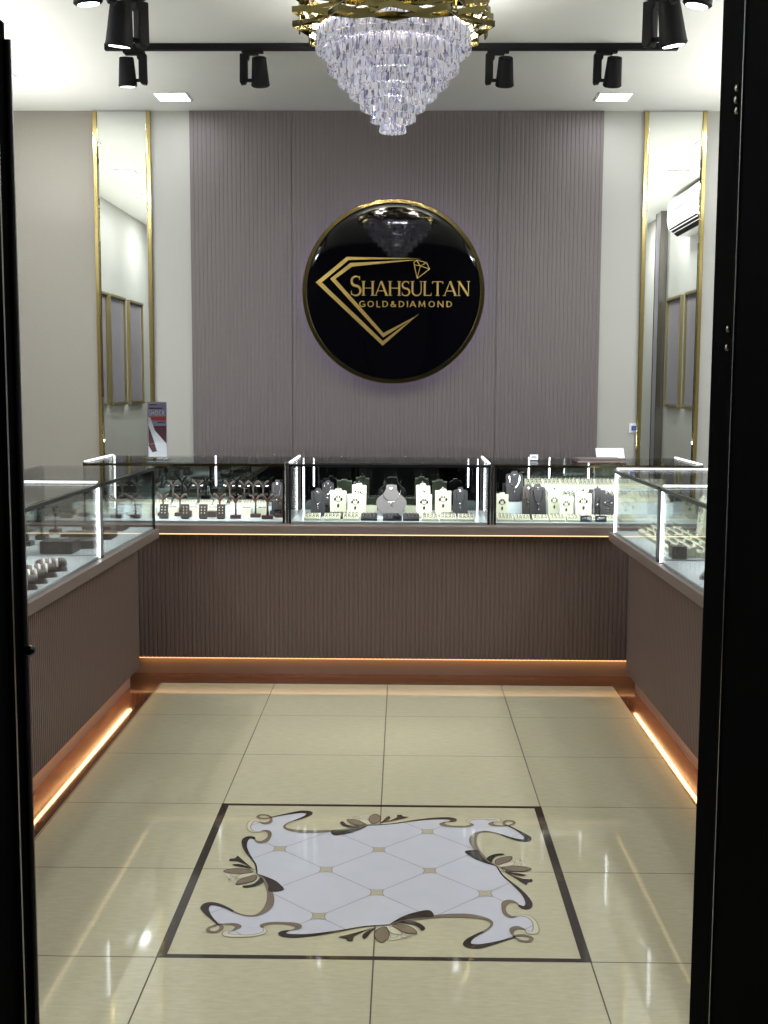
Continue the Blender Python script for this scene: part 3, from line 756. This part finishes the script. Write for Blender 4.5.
b = bm_new(); prism(b, [(-.036, .008), (.008, .0615), (.005, .063), (-.04, .0095)], lambda y, z: (-.08, y, z), lambda y, z: (.08, y, z)); obj('white_card', b, M['white_card'], t)
t = thing('price_tag', 'small white and blue tag standing on top of the right back case', 'tag', (PX(534, 6.55), 6.6, TZ))
b = bm_new(); bx(b, -.022, .022, -.002, .002, 0, .03); tilt(b, 12); obj('tag_card', b, M['white_card'], t)
b = bm_new(); bx(b, -.016, .016, -.0028, -.0021, .01, .014); bx(b, -.012, .012, -.0028, -.0021, .018, .022); tilt(b, 12); obj('tag_print', b, M['blue'], t)

# ------------------------------------------------------------ floor medallion
MED = {
'ribA': [(-0.39,-0.042,3),(-0.363,-0.092,5),(-0.341,-0.153,8),(-0.328,-0.212,11),(-0.326,-0.27,13),(-0.337,-0.313,10),(-0.357,-0.339,6),(-0.384,-0.343,4),(-0.418,-0.325,4),(-0.452,-0.292,6),(-0.484,-0.269,9),(-0.511,-0.266,13),(-0.519,-0.291,13),(-0.508,-0.322,9),(-0.487,-0.361,5),(-0.464,-0.397,3)],
'loop': [(-0.464,-0.397,4),(-0.45,-0.412,6),(-0.449,-0.435,6),(-0.465,-0.451,6),(-0.484,-0.442,6),(-0.483,-0.421,5),(-0.466,-0.406,4)],
'ribB': [(-0.462,-0.404,3),(-0.436,-0.398,5),(-0.411,-0.402,9),(-0.4,-0.416,10),(-0.407,-0.431,5),(-0.414,-0.44,2)],
'ribC': [(-0.414,-0.44,3),(-0.43,-0.448,8),(-0.428,-0.464,10),(-0.405,-0.471,9),(-0.364,-0.471,7),(-0.332,-0.46,7),(-0.318,-0.441,6),(-0.324,-0.422,3)],
'ribD': [(-0.328,-0.421,3),(-0.33,-0.403,8),(-0.306,-0.389,7),(-0.268,-0.388,7),(-0.236,-0.396,11),(-0.224,-0.411,11),(-0.233,-0.427,5),(-0.249,-0.435,2)],
'ribE': [(-0.249,-0.435,3),(-0.265,-0.446,10),(-0.264,-0.46,12),(-0.236,-0.468,11),(-0.182,-0.461,8),(-0.123,-0.442,6),(-0.08,-0.424,4),(-0.028,-0.404,3),(0.042,-0.391,2)]}
FLAT = {
'leaf': [(0.044,-0.387),(0.079,-0.339),(0.118,-0.309),(0.162,-0.293),(0.173,-0.337),(0.128,-0.345),(0.074,-0.365)],
'petalround': [(0.029,-0.405),(0.006,-0.426),(-0.001,-0.452),(0.004,-0.482),(0.021,-0.503),(0.038,-0.479),(0.042,-0.445)],
'petallong': [(0.052,-0.393),(0.09,-0.392),(0.116,-0.421),(0.121,-0.447),(0.095,-0.444),(0.069,-0.424)],
'petallight': [(0.034,-0.399),(0.053,-0.406),(0.074,-0.433),(0.077,-0.452),(0.053,-0.448),(0.04,-0.428)],
'stip': [(0.045,-0.451),(0.077,-0.458),(0.116,-0.449),(0.095,-0.464),(0.069,-0.481),(0.045,-0.488)],
'leafr': [(0.068,-0.376),(0.101,-0.362),(0.133,-0.383),(0.147,-0.414),(0.135,-0.425),(0.122,-0.397),(0.095,-0.383)],
'leaf2': [(0.001,-0.415),(-0.02,-0.433),(-0.035,-0.461),(-0.03,-0.482),(-0.019,-0.465),(-0.011,-0.441)],
'leaf3': [(0.023,-0.397),(-0.053,-0.443),(-0.105,-0.474),(-0.081,-0.482),(-0.077,-0.497),(-0.061,-0.497),(-0.059,-0.468),(-0.032,-0.436)]}
def catmull(P, n=5, closed=False):
    N_ = len(P); res = []
    rng = range(N_) if closed else range(N_-1)
    for i in rng:
        g = (lambda k: P[k % N_]) if closed else (lambda k: P[max(0, min(N_-1, k))])
        a, b_, c, d = g(i-1), g(i), g(i+1), g(i+2)
        for k in range(n):
            t_ = k/n
            res.append(tuple(.5*((2*b_[j])+(-a[j]+c[j])*t_+(2*a[j]-5*b_[j]+4*c[j]-d[j])*t_*t_+(-a[j]+3*b_[j]-3*c[j]+d[j])*t_**3) for j in range(len(b_))))
    if not closed: res.append(tuple(P[-1]))
    return res
def r4(p, k):
    x, y = p[0], p[1]
    for _ in range(k): x, y = -y, x
    return (x, y)+tuple(p[2:])
def inlay_poly(bm, pts, z, h=.0003):
    vs = [bm.verts.new((x, y, z)) for x, y in pts]
    f = bm.faces.new(vs)
    if f.calc_area() > 0:
        f.normal_update()
        if f.normal.z < 0: f.normal_flip()
    bmesh.ops.triangulate(bm, faces=[f], ngon_method='EAR_CLIP')
def inlay_ribbon(bm, pts, z, closed=False, k=1.0):
    n = len(pts); lv = []; rv = []
    for i in range(n):
        a = pts[(i-1) % n] if closed else pts[max(0, i-1)]; c = pts[(i+1) % n] if closed else pts[min(n-1, i+1)]
        d = Vector((c[0]-a[0], c[1]-a[1])).normalized(); nn = Vector((-d.y, d.x)); w = max(.8, pts[i][2])*.001*k
        lv.append(bm.verts.new((pts[i][0]+nn.x*w, pts[i][1]+nn.y*w, z))); rv.append(bm.verts.new((pts[i][0]-nn.x*w, pts[i][1]-nn.y*w, z)))
    for i in range(n if closed else n-1):
        j = (i+1) % n; bm.faces.new((rv[i], rv[j], lv[j], lv[i]))
def obj_flat(name, bm, mat, parent):
    me = bpy.data.meshes.new(name)
    for f in bm.faces:
        f.normal_update()
        if f.normal.z < 0: f.normal_flip()
    bm.to_mesh(me); bm.free(); me.materials.append(mat)
    o = bpy.data.objects.new(name, me); COL.objects.link(o); o.parent = parent; return o
md = thing('floor_medallion', 'square inlaid floor medallion with white field, scrolling ribbons and dark border', 'floor medallion', (0, R0+.6, 0))
b = bm_new()
for x0, x1, y0, y1 in ((-.603, .603, .582, .603), (-.603, .603, -.603, -.582), (-.603, -.575, -.582, .582), (.575, .603, -.582, .582)):
    bx(b, x0, x1, y0, y1, .0002, .0006)
obj('border', b, M['inlay_dark'], md)
q = []
for k in ('ribA', 'ribB', 'ribC', 'ribD', 'ribE'):
    c = catmull(MED[k], 5); q += [p[:2] for p in c[:-1]]
full = []
for k in range(4): full += [r4(p, k) for p in q]
cl = [full[0]]
for p in full[1:]:
    if (Vector(p)-Vector(cl[-1])).length > .002: cl.append(p)
b = bm_new(); inlay_poly(b, cl, .0006); obj_flat('white_field', b, M['inlay_white'], md)
# diamond joints clipped to the white field
def inside(x, y):
    c = False; n = len(cl)
    for i in range(n):
        x1, y1 = cl[i]; x2, y2 = cl[(i+1) % n]
        if (y1 > y) != (y2 > y) and x < (x2-x1)*(y-y1)/(y2-y1)+x1: c = not c
    return c
A = .1695
b = bm_new()
for s in (-1, 1):
    for k in range(-5, 6, 2):
        run = []
        for i in range(-120, 121):
            x = i*.006; y = s*x+k*A
            if inside(x, y) and abs(y) < .47: run.append((x, y, 1.0))
            else:
                if len(run) > 3: inlay_ribbon(b, run, .0009)
                run = []
        if len(run) > 3: inlay_ribbon(b, run, .0009)
obj_flat('diamond_joints', b, M['inlay_line'], md)
for i in range(-2, 3):
    for j in range(-2, 3):
        if (i+j) % 2 and (abs(i)+abs(j) == 1 or (i, j) in ((-2, 1), (2, -1), (1, 2), (-1, -2))):
            cx, cy = i*A, j*A; b = bm_new(); pts = []
            for a in range(4):
                t0 = math.radians(45+90*a); c0 = (math.cos(t0)*.032, math.sin(t0)*.032)
                t1 = math.radians(90+90*a); pts.append((cx+c0[0], cy+c0[1]))
                pts.append((cx+math.cos(t1)*.017, cy+math.sin(t1)*.017))
            pts = [(cx+(x-cx), cy+(y-cy)) for x, y in pts]
            inlay_poly(b, pts, .0012); obj_flat('corner_dot', b, M['inlay_tan'], md)
            b = bm_new(); inlay_ribbon(b, [(x, y, 1.2) for x, y in pts], .0015, closed=True); obj_flat('dot_outline', b, M['inlay_line'], md)
col = {'ribA': 'inlay_brown', 'ribB': 'inlay_brown', 'ribC': 'inlay_light', 'ribD': 'inlay_brown', 'ribE': 'inlay_dark', 'loop': 'inlay_brown'}
for k in range(4):
    for nm in ('ribC', 'ribB', 'ribD', 'ribE', 'ribA', 'loop'):
        c = [r4(p, k) for p in catmull(MED[nm], 6)]
        if nm == 'ribC':
            b = bm_new(); inlay_ribbon(b, c, .0012, k=1.15); obj_flat('ribbon', b, M['inlay_line'], md)
            b = bm_new(); inlay_ribbon(b, [(p[0], p[1], max(.3, p[2]-1.8)) for p in c], .0015); obj_flat('ribbon_fill', b, M['inlay_light'], md)
        elif nm == 'ribA':
            n_ = int(len(c)*.56)
            b = bm_new(); inlay_ribbon(b, c[:n_+1], .0018); obj_flat('ribbon', b, M['inlay_brown'], md)
            b = bm_new(); inlay_ribbon(b, c[n_:], .0018); obj_flat('ribbon', b, M['inlay_dark'], md)
        else:
            b = bm_new(); inlay_ribbon(b, c, .0018, closed=(nm == 'loop')); obj_flat('ribbon', b, M[col[nm]], md)
    for nm, m_, z_ in (('petallight', 'inlay_light', .0018), ('stip', 'inlay_light', .0017), ('petallong', 'inlay_brown', .0021), ('petalround', 'inlay_brown', .0021), ('leaf', 'inlay_dark', .0024), ('leafr', 'inlay_dark', .0024), ('leaf2', 'inlay_dark', .0024), ('leaf3', 'inlay_dark', .0024)):
        P = FLAT[nm] if nm == 'leaf3' else [p for p in catmull(FLAT[nm], 4, True)]
        P = [r4(p, k) for p in P]
        b = bm_new(); inlay_poly(b, P, z_); obj_flat('leaf' if 'leaf' in nm else 'petal', b, M[m_], md)
        if nm in ('petallight', 'petalround', 'petallong'):
            b = bm_new(); inlay_ribbon(b, [(x, y, 1.0) for x, y in P], z_+.0003, closed=True); obj_flat('petal_outline', b, M['inlay_line' if nm == 'petallight' else 'inlay_dark'], md)
    b = bm_new(); rr = random.Random(5)
    for _ in range(46):
        x = .045+rr.random()*.06; y = -.455-rr.random()*.022
        x, y = r4((x, y), k); inlay_poly(b, [(x-.0012, y-.0012), (x+.0012, y-.0012), (x+.0012, y+.0012), (x-.0012, y+.0012)], .0021)
    obj_flat('stipple', b, M['inlay_line'], md)

# ------------------------------------------------------------ chandelier
CH = Vector((.024, 5.15, 0))
ch = thing('chandelier', 'large tiered crystal chandelier under a woven gold ribbon frame', 'chandelier', (CH.x, CH.y, 0))
b = bm_new(); lathe(b, [(.3, 3.27), (.3, ZC-.001)], 48); obj('ceiling_plate', b, M['golddark'], ch)
# woven ribbons: interlaced zigzag bands at three heights
def band(r_out, r_in, z, n, ph, h, dz, name):
    b = bm_new(); cnt = n*2; ring = []
    for k in range(cnt):
        a = 2*PI*k/cnt+ph; r = r_out if k % 2 == 0 else r_in; zz = z+(dz if k % 2 == 0 else -dz)
        ring.append((r*math.cos(a), r*math.sin(a), zz-.06*math.sin(a)**2))
    th = .004
    for k in range(cnt):
        p = Vector(ring[k]); q_ = Vector(ring[(k+1) % cnt]); d = (q_-p); nn = Vector((d.y, -d.x, 0)).normalized()*th
        vs = [p+Vector((0, 0, -h)), q_+Vector((0, 0, -h)), q_+Vector((0, 0, h)), p+Vector((0, 0, h))]
        a_ = [b.verts.new(v) for v in vs]; c_ = [b.verts.new(v-nn) for v in vs]
        b.faces.new(a_); b.faces.new(c_[::-1])
        for i in range(4): b.faces.new((a_[i], c_[i], c_[(i+1) % 4], a_[(i+1) % 4]))
    return obj(name, b, M['goldband'], ch)
M['goldband'] = pmat('satin_gold', srgb(142, 132, 90), .16, metal=1)
for i, z in enumerate((3.085, 3.13, 3.175, 3.22)):
    band(.428, .345, z, 6, 0+.12*i, .012, .01, 'gold_ribbon')
    band(.428, .345, z+.012, 6, PI/6+.12*i, .012, .01, 'gold_ribbon')
    band(.40, .36, z-.008, 8, PI/8+.2*i, .008, -.012, 'gold_ribbon')
for k in range(12):
    a = 2*PI*k/12+.1; r = .395
    b = bm_new(); u = Vector((-math.sin(a), math.cos(a), 0)); o_ = Vector((r*math.cos(a), r*math.sin(a), 0))
    if k % 2 == 0:
        z0, z1 = 3.05, 3.26
        for s in (-1, 1): tube(b, [o_+u*s*.025+Vector((0, 0, z0)), o_+u*s*.025+Vector((0, 0, z1))], .004, 6)
        for z in (z0, z1): tube(b, [o_-u*.025+Vector((0, 0, z)), o_+u*.025+Vector((0, 0, z))], .004, 6)
        obj('hanging_frame', b, M['golddark'], ch)
    else:
        tube(b, [o_+Vector((0, 0, 3.1)), o_+Vector((0, 0, 3.29))], .004, 6); obj('frame_rod', b, M['golddark'], ch)
b = bm_new()
for k in range(12):
    a = 2*PI*k/12+.1; tube(b, [(.25*math.cos(a), .25*math.sin(a), 3.285), (.4*math.cos(a), .4*math.sin(a), 3.285)], .005, 6)
obj('frame_spokes', b, M['golddark'], ch)
tiers = [(.322, 2.975), (.272, 2.895), (.226, 2.838), (.178, 2.788), (.132, 2.74), (.09, 2.69), (.05, 2.645)]
b = bm_new()
for r, z in tiers[::2]:
    ringmesh(b, (0, 0, z+.125), r-.012, .0014, 40, 5)
obj('tier_rings', b, M['silver'], ch)
strand_specs = []
for ti, (r, zb) in enumerate([t_ for t0 in tiers for t_ in (t0, (max(.018, t0[0]-.022), t0[1]+.01))]):
    n = max(5, int(2*PI*r/.0165))
    for k in range(n):
        a = 2*PI*(k+(ti % 2)*.5)/n; strand_specs.append((r, a, zb, ti))
def strand(bm, r, a, zb, ti, rr):
    x, y = r*math.cos(a), r*math.sin(a); z = zb
    top = min(3.06, zb+.15); tw = rr.random()*PI
    # bottom drop then long faceted prisms
    def gem(z0, z1, w, f):
        ring = []; n = 4
        h = z1-z0
        pr = [(0.12, 0), (1, .16 if f else .1), (.9, .82), (.12, 1)]
        last = None
        for fr, t_ in pr:
            ringv = [bm.verts.new((x+math.cos(tw+2*PI*k/n)*w*fr*1.15, y+math.sin(tw+2*PI*k/n)*w*fr*.9, z0+h*t_)) for k in range(n)]
            if last:
                for k in range(n): bm.faces.new((last[k], last[(k+1) % n], ringv[(k+1) % n], ringv[k]))
            last = ringv
    gem(z, z+.028, .0078, True); z += .029
    while z < top:
        l = .058; gem(z, z+l, .0066, False); z += l+.002; tw += rr.random()
rr = random.Random(11)
front = sorted(strand_specs, key=lambda s: -( -s[0]*math.sin(s[1]) - .0*s[2]))
# the strands facing the door show largest: those become parts one by one
front = sorted(strand_specs, key=lambda s: (math.sin(s[1]) > -.35, abs(s[1]-1.5*PI)))
parts_ = front[:96]; rest = front[96:]
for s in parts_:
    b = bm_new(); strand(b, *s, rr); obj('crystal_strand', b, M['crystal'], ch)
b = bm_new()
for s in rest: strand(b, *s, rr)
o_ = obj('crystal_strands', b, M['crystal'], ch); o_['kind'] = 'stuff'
M['bulb'] = emat('bulb_glow', (1, .93, .82, 1), 14)
for k, (x, y, z) in enumerate(((0, 0, 2.95), (.09, -.1, 2.99), (-.11, -.08, 2.99), (-.06, .1, 3.0), (.12, .06, 3.0), (.2, -.12, 3.08), (-.2, -.12, 3.08))):
    b = bm_new(); ball(b, (x, y, z), .016, 2, (1, 1, 1.5)); obj('bulb', b, M['bulb'], ch, smooth=True)
def point(name, loc, w, r, colr):
    l = bpy.data.lights.new(name, 'POINT'); l.energy = w; l.shadow_soft_size = r; l.color = colr
    o = bpy.data.objects.new(name, l); o.location = loc; COL.objects.link(o); return o
point('chandelier_glow', (CH.x, CH.y, 2.98), 150, .1, (.98, .97, 1))
point('chandelier_glow_low', (CH.x, CH.y, 2.84), 60, .05, (.98, .97, 1))

for k in range(4):
    a = PI/4+k*PI/2; point('chandelier_upper_fill', (CH.x+.24*math.cos(a), CH.y+.24*math.sin(a), 3.17), 22, .05, (1, .97, .92))  # extra points above the crystals, added to brighten the ceiling
# ------------------------------------------------------------ track lights
def track(x0, x1, y0, y1, label):
    b = bm_new(); bx(b, x0, x1, y0, y1, ZC-.032, ZC-.0005); o = obj('lighting_track', b, M['blackmatte'], bevel=.002); tag(o, label, 'lighting track'); return o
track(-1.475, 1.47, 6.243, 6.278, 'long black lighting track running across the ceiling')
track(-1.162, -1.127, 2.4, 5.55, 'black lighting track running towards the door on the left of the ceiling')
track(1.182, 1.217, 2.4, 5.55, 'black lighting track running towards the door on the right of the ceiling')
def spot(loc, rz, side, tx, ty, label, group, s=1.0, watt=20):
    """hangs from the track at loc; side is where the head sits"""
    t = thing('track_spotlight', label, 'spotlight', (loc[0], loc[1], ZC-.032), rz, group); t.scale = (s, s, s)
    b = bm_new(); bx(b, -.055, .055, -.016, .016, -.014, 0); bx(b, -.045, .03, -.013, .013, -.024, -.014); obj('track_adapter', b, M['blackmatte'], t)
    b = bm_new(); prism(b, [(-side*.064, -.02), (-side*.016, -.02), (-side*.019, -.045), (-side*.026, -.05), (-side*.026, -.145), (-side*.036, -.168), (-side*.06, -.172), (-side*.066, -.16)], lambda x, z: (x, -.02, z), lambda x, z: (x, .02, z)); obj('arm', b, M['blackmatte'], t, bevel=.003)
    h = bm_new(); lathe(h, [(.034, .072), (.037, .068), (.047, -.058), (.049, -.066), (.043, -.072)], 28)
    rot = Matrix.Translation((side*.037, 0, -.108)) @ Matrix.Rotation(ty, 4, 'Y') @ Matrix.Rotation(tx, 4, 'X')
    for v in h.verts: v.co = rot @ v.co
    hd = obj('lamp_head', h, M['blackmatte'], t)
    b = bm_new(); lathe(b, [(.036, -.0735), (.036, -.071)], 28)
    for v in b.verts: v.co = rot @ v.co
    obj('lens', b, M['lens'], hd)
    b = bm_new(); tube(b, [(-side*.03, 0, -.15), (side*.015, 0, -.15)], .009, 8); obj('pivot', b, M['blackmatte'], t)
    l = bpy.data.lights.new('spot_beam', 'SPOT'); l.energy = watt; l.spot_size = 1.9; l.spot_blend = .9; l.shadow_soft_size = .035; l.color = (.95, .97, 1)
    o = bpy.data.objects.new('spot_beam', l); COL.objects.link(o)
    mw = Matrix.Translation((loc[0], loc[1], ZC-.032)) @ Matrix.Rotation(rz, 4, 'Z') @ Matrix.Scale(s, 4) @ rot @ Matrix.Translation((0, 0, -.085))
    o.matrix_world = Matrix.Translation(mw.to_translation()) @ mw.to_quaternion().to_matrix().to_4x4()
    return t
G1 = 'black spotlights on the ceiling tracks'
spot((-1.325, 6.26), 0, -1, .16, .0, 'black track spotlight at the left end of the long track, its lens lit', G1)
spot((-.712, 6.26), 0, 1, .46, -.0, 'black track spotlight on the long track, just left of the chandelier', G1)
spot((.552, 6.26), 0, 1, .46, 0, 'black track spotlight on the long track, just right of the chandelier', G1)
spot((1.107, 6.26), 0, 1, .46, -.0, 'black track spotlight on the long track above the right square ceiling light', G1)
spot((-1.145, 5.38), .75, -1, .2, -.04, 'large black spotlight hanging in front of the left end of the long track', G1, s=1.28)
spot((-1.15, 4.83), .3, -1, .1, -.15, 'black spotlight cut by the top edge of the picture on the left', G1, s=1.2)
spot((1.2, 5.38), -.75, 1, .2, -.04, 'large black spotlight hanging in front of the right end of the long track', G1, s=1.28)
spot((1.2, 4.85), 0, 1, .1, .2, 'black spotlight cut by the top edge of the picture on the right', G1, s=1.2)

# square recessed ceiling lights
def panel(x, y, label, w=2.2):
    t = thing('ceiling_light', label, 'ceiling light', (x, y, ZC), 0, 'square recessed ceiling lights')
    b = bm_new()
    for a in ((-.12, .12, -.12, -.105), (-.12, .12, .105, .12), (-.12, -.105, -.105, .105), (.105, .12, -.105, .105)): bx(b, a[0], a[1], a[2], a[3], -.008, -.0005)
    obj('trim_ring', b, M['white'], t)
    t.scale = (.9, .9, 1)
    b = bm_new(); bx(b, -.105, .105, -.105, .105, -.006, -.001); obj('diffuser', b, M['panel'], t)
    area('panel_lamp', (x, y, ZC-.012), .2, .2, w, (.94, .97, 1))
panel(-1.34, 7.36, 'square ceiling light above the wall left of the fluted panel')
panel(1.34, 7.36, 'square ceiling light above the wall right of the fluted panel')
for x, l in ((-1.65, 'left'), (1.65, 'right')):
    panel(x, 2.35, f'added square fill light just inside the doorway on the {l}', 22)  # out-of-view pair added to brighten the floor near the door
for y, l in ((6.8, 'nearest the back wall'), (5.55, 'second from the back wall'), (4.3, 'third from the back wall'), (2.9, 'nearest the door')):
    panel(-2.25, y, f'square ceiling light over the left side wall, {l}', 12 if y > 6 else 20)
    panel(2.28, y, f'square ceiling light over the right side wall, {l}', 12 if y > 6 else 20)

# unseen uplights added along both sides to brighten the ceiling
for x in (XL+.65, XR-.65):
    area('fill_uplight', (x, 4.9, 2.35), 5.0, .3, 33, (1, .985, .95), (PI, 0, PI/2), math.radians(125))
# ------------------------------------------------------------ doorway
t = thing('door_leaf', 'open black door leaf seen nearly edge-on at the left edge of the picture', 'door', (-.42, YF, 0))
b = bm_new(); bx(b, -.05, .0, -.85, -.006, .0, 2.02); obj('leaf_frame', b, M['doorblack'], t)
b = bm_new(); tube(b, [(.004, -.006, 0.0), (.004, -.006, 1.98), (.004, -.006, 2.0)], .0042, 10); obj('edge_strip', b, M['doorgrey'], t)
b = bm_new(); bx(b, .0005, .006, -.058, -.053, .01, 1.96); obj('side_reveal', b, M['doorgrey'], t)
b = bm_new(); bx(b, -.055, .004, -.85, -.06, 2.02, 2.034); obj('top_cap', b, M['steel'], t)
b = bm_new(); lathe(b, [(.006, 0), (.007, .008), (.004, .012)], 12, mat=Matrix.Translation((.006, -.012, 1.235)) @ Matrix.Rotation(PI/2, 4, 'Y')); obj('stop_knob', b, M['black'], t)
t = thing('door_jamb', 'black door jamb with paired screw heads filling the right edge of the picture', 'door frame', (.462, YF, 0))
b = bm_new(); bx(b, 0, .2, -.7, 0, 0, 2.9); obj('jamb_body', b, M['doorblack'], t)
b = bm_new(); bx(b, -.002, .0, -.104, -.101, 0, 2.88); obj('groove_line', b, M['doorgrey'], t)
for y, z in ((-.078, 1.925), (-.076, 1.912), (-.08, 1.899), (-.076, 1.647), (-.074, 1.625)):
    b = bm_new(); lathe(b, [(.0045, 0), (.004, .002), (.002, .0028)], 12, mat=Matrix.Translation((-.0005, y, z)) @ Matrix.Rotation(-PI/2, 4, 'Y')); obj('screw_head', b, M['steel'], t)

# ------------------------------------------------------------ world and camera
w = bpy.data.worlds.new('world'); SC.world = w; w.use_nodes = True
w.node_tree.nodes['Background'].inputs[0].default_value = (.9, .95, 1, 1); w.node_tree.nodes['Background'].inputs[1].default_value = .015
f_, pi_, ya, ro, cx, cz = 1174.93, .1076946, .0157385, .00398786, .0734, 1.57908
cyw, syw = math.cos(ya), math.sin(ya); cp, sp = math.cos(pi_), math.sin(pi_)
fwd = Vector((-syw*cp, cyw*cp, -sp)); right = Vector((cyw, syw, 0)); up = right.cross(fwd)
r_ = right*math.cos(ro)+up*math.sin(ro); u_ = up*math.cos(ro)-right*math.sin(ro)
cam = bpy.data.cameras.new('camera'); co = bpy.data.objects.new('camera', cam); COL.objects.link(co)
m4 = Matrix((( r_.x, u_.x, -fwd.x, cx), (r_.y, u_.y, -fwd.y, 0), (r_.z, u_.z, -fwd.z, cz), (0, 0, 0, 1)))
co.matrix_world = m4
cam.sensor_fit = 'HORIZONTAL'; cam.sensor_width = 36; cam.lens = f_/768*36; cam.clip_start = .02
SC.camera = co
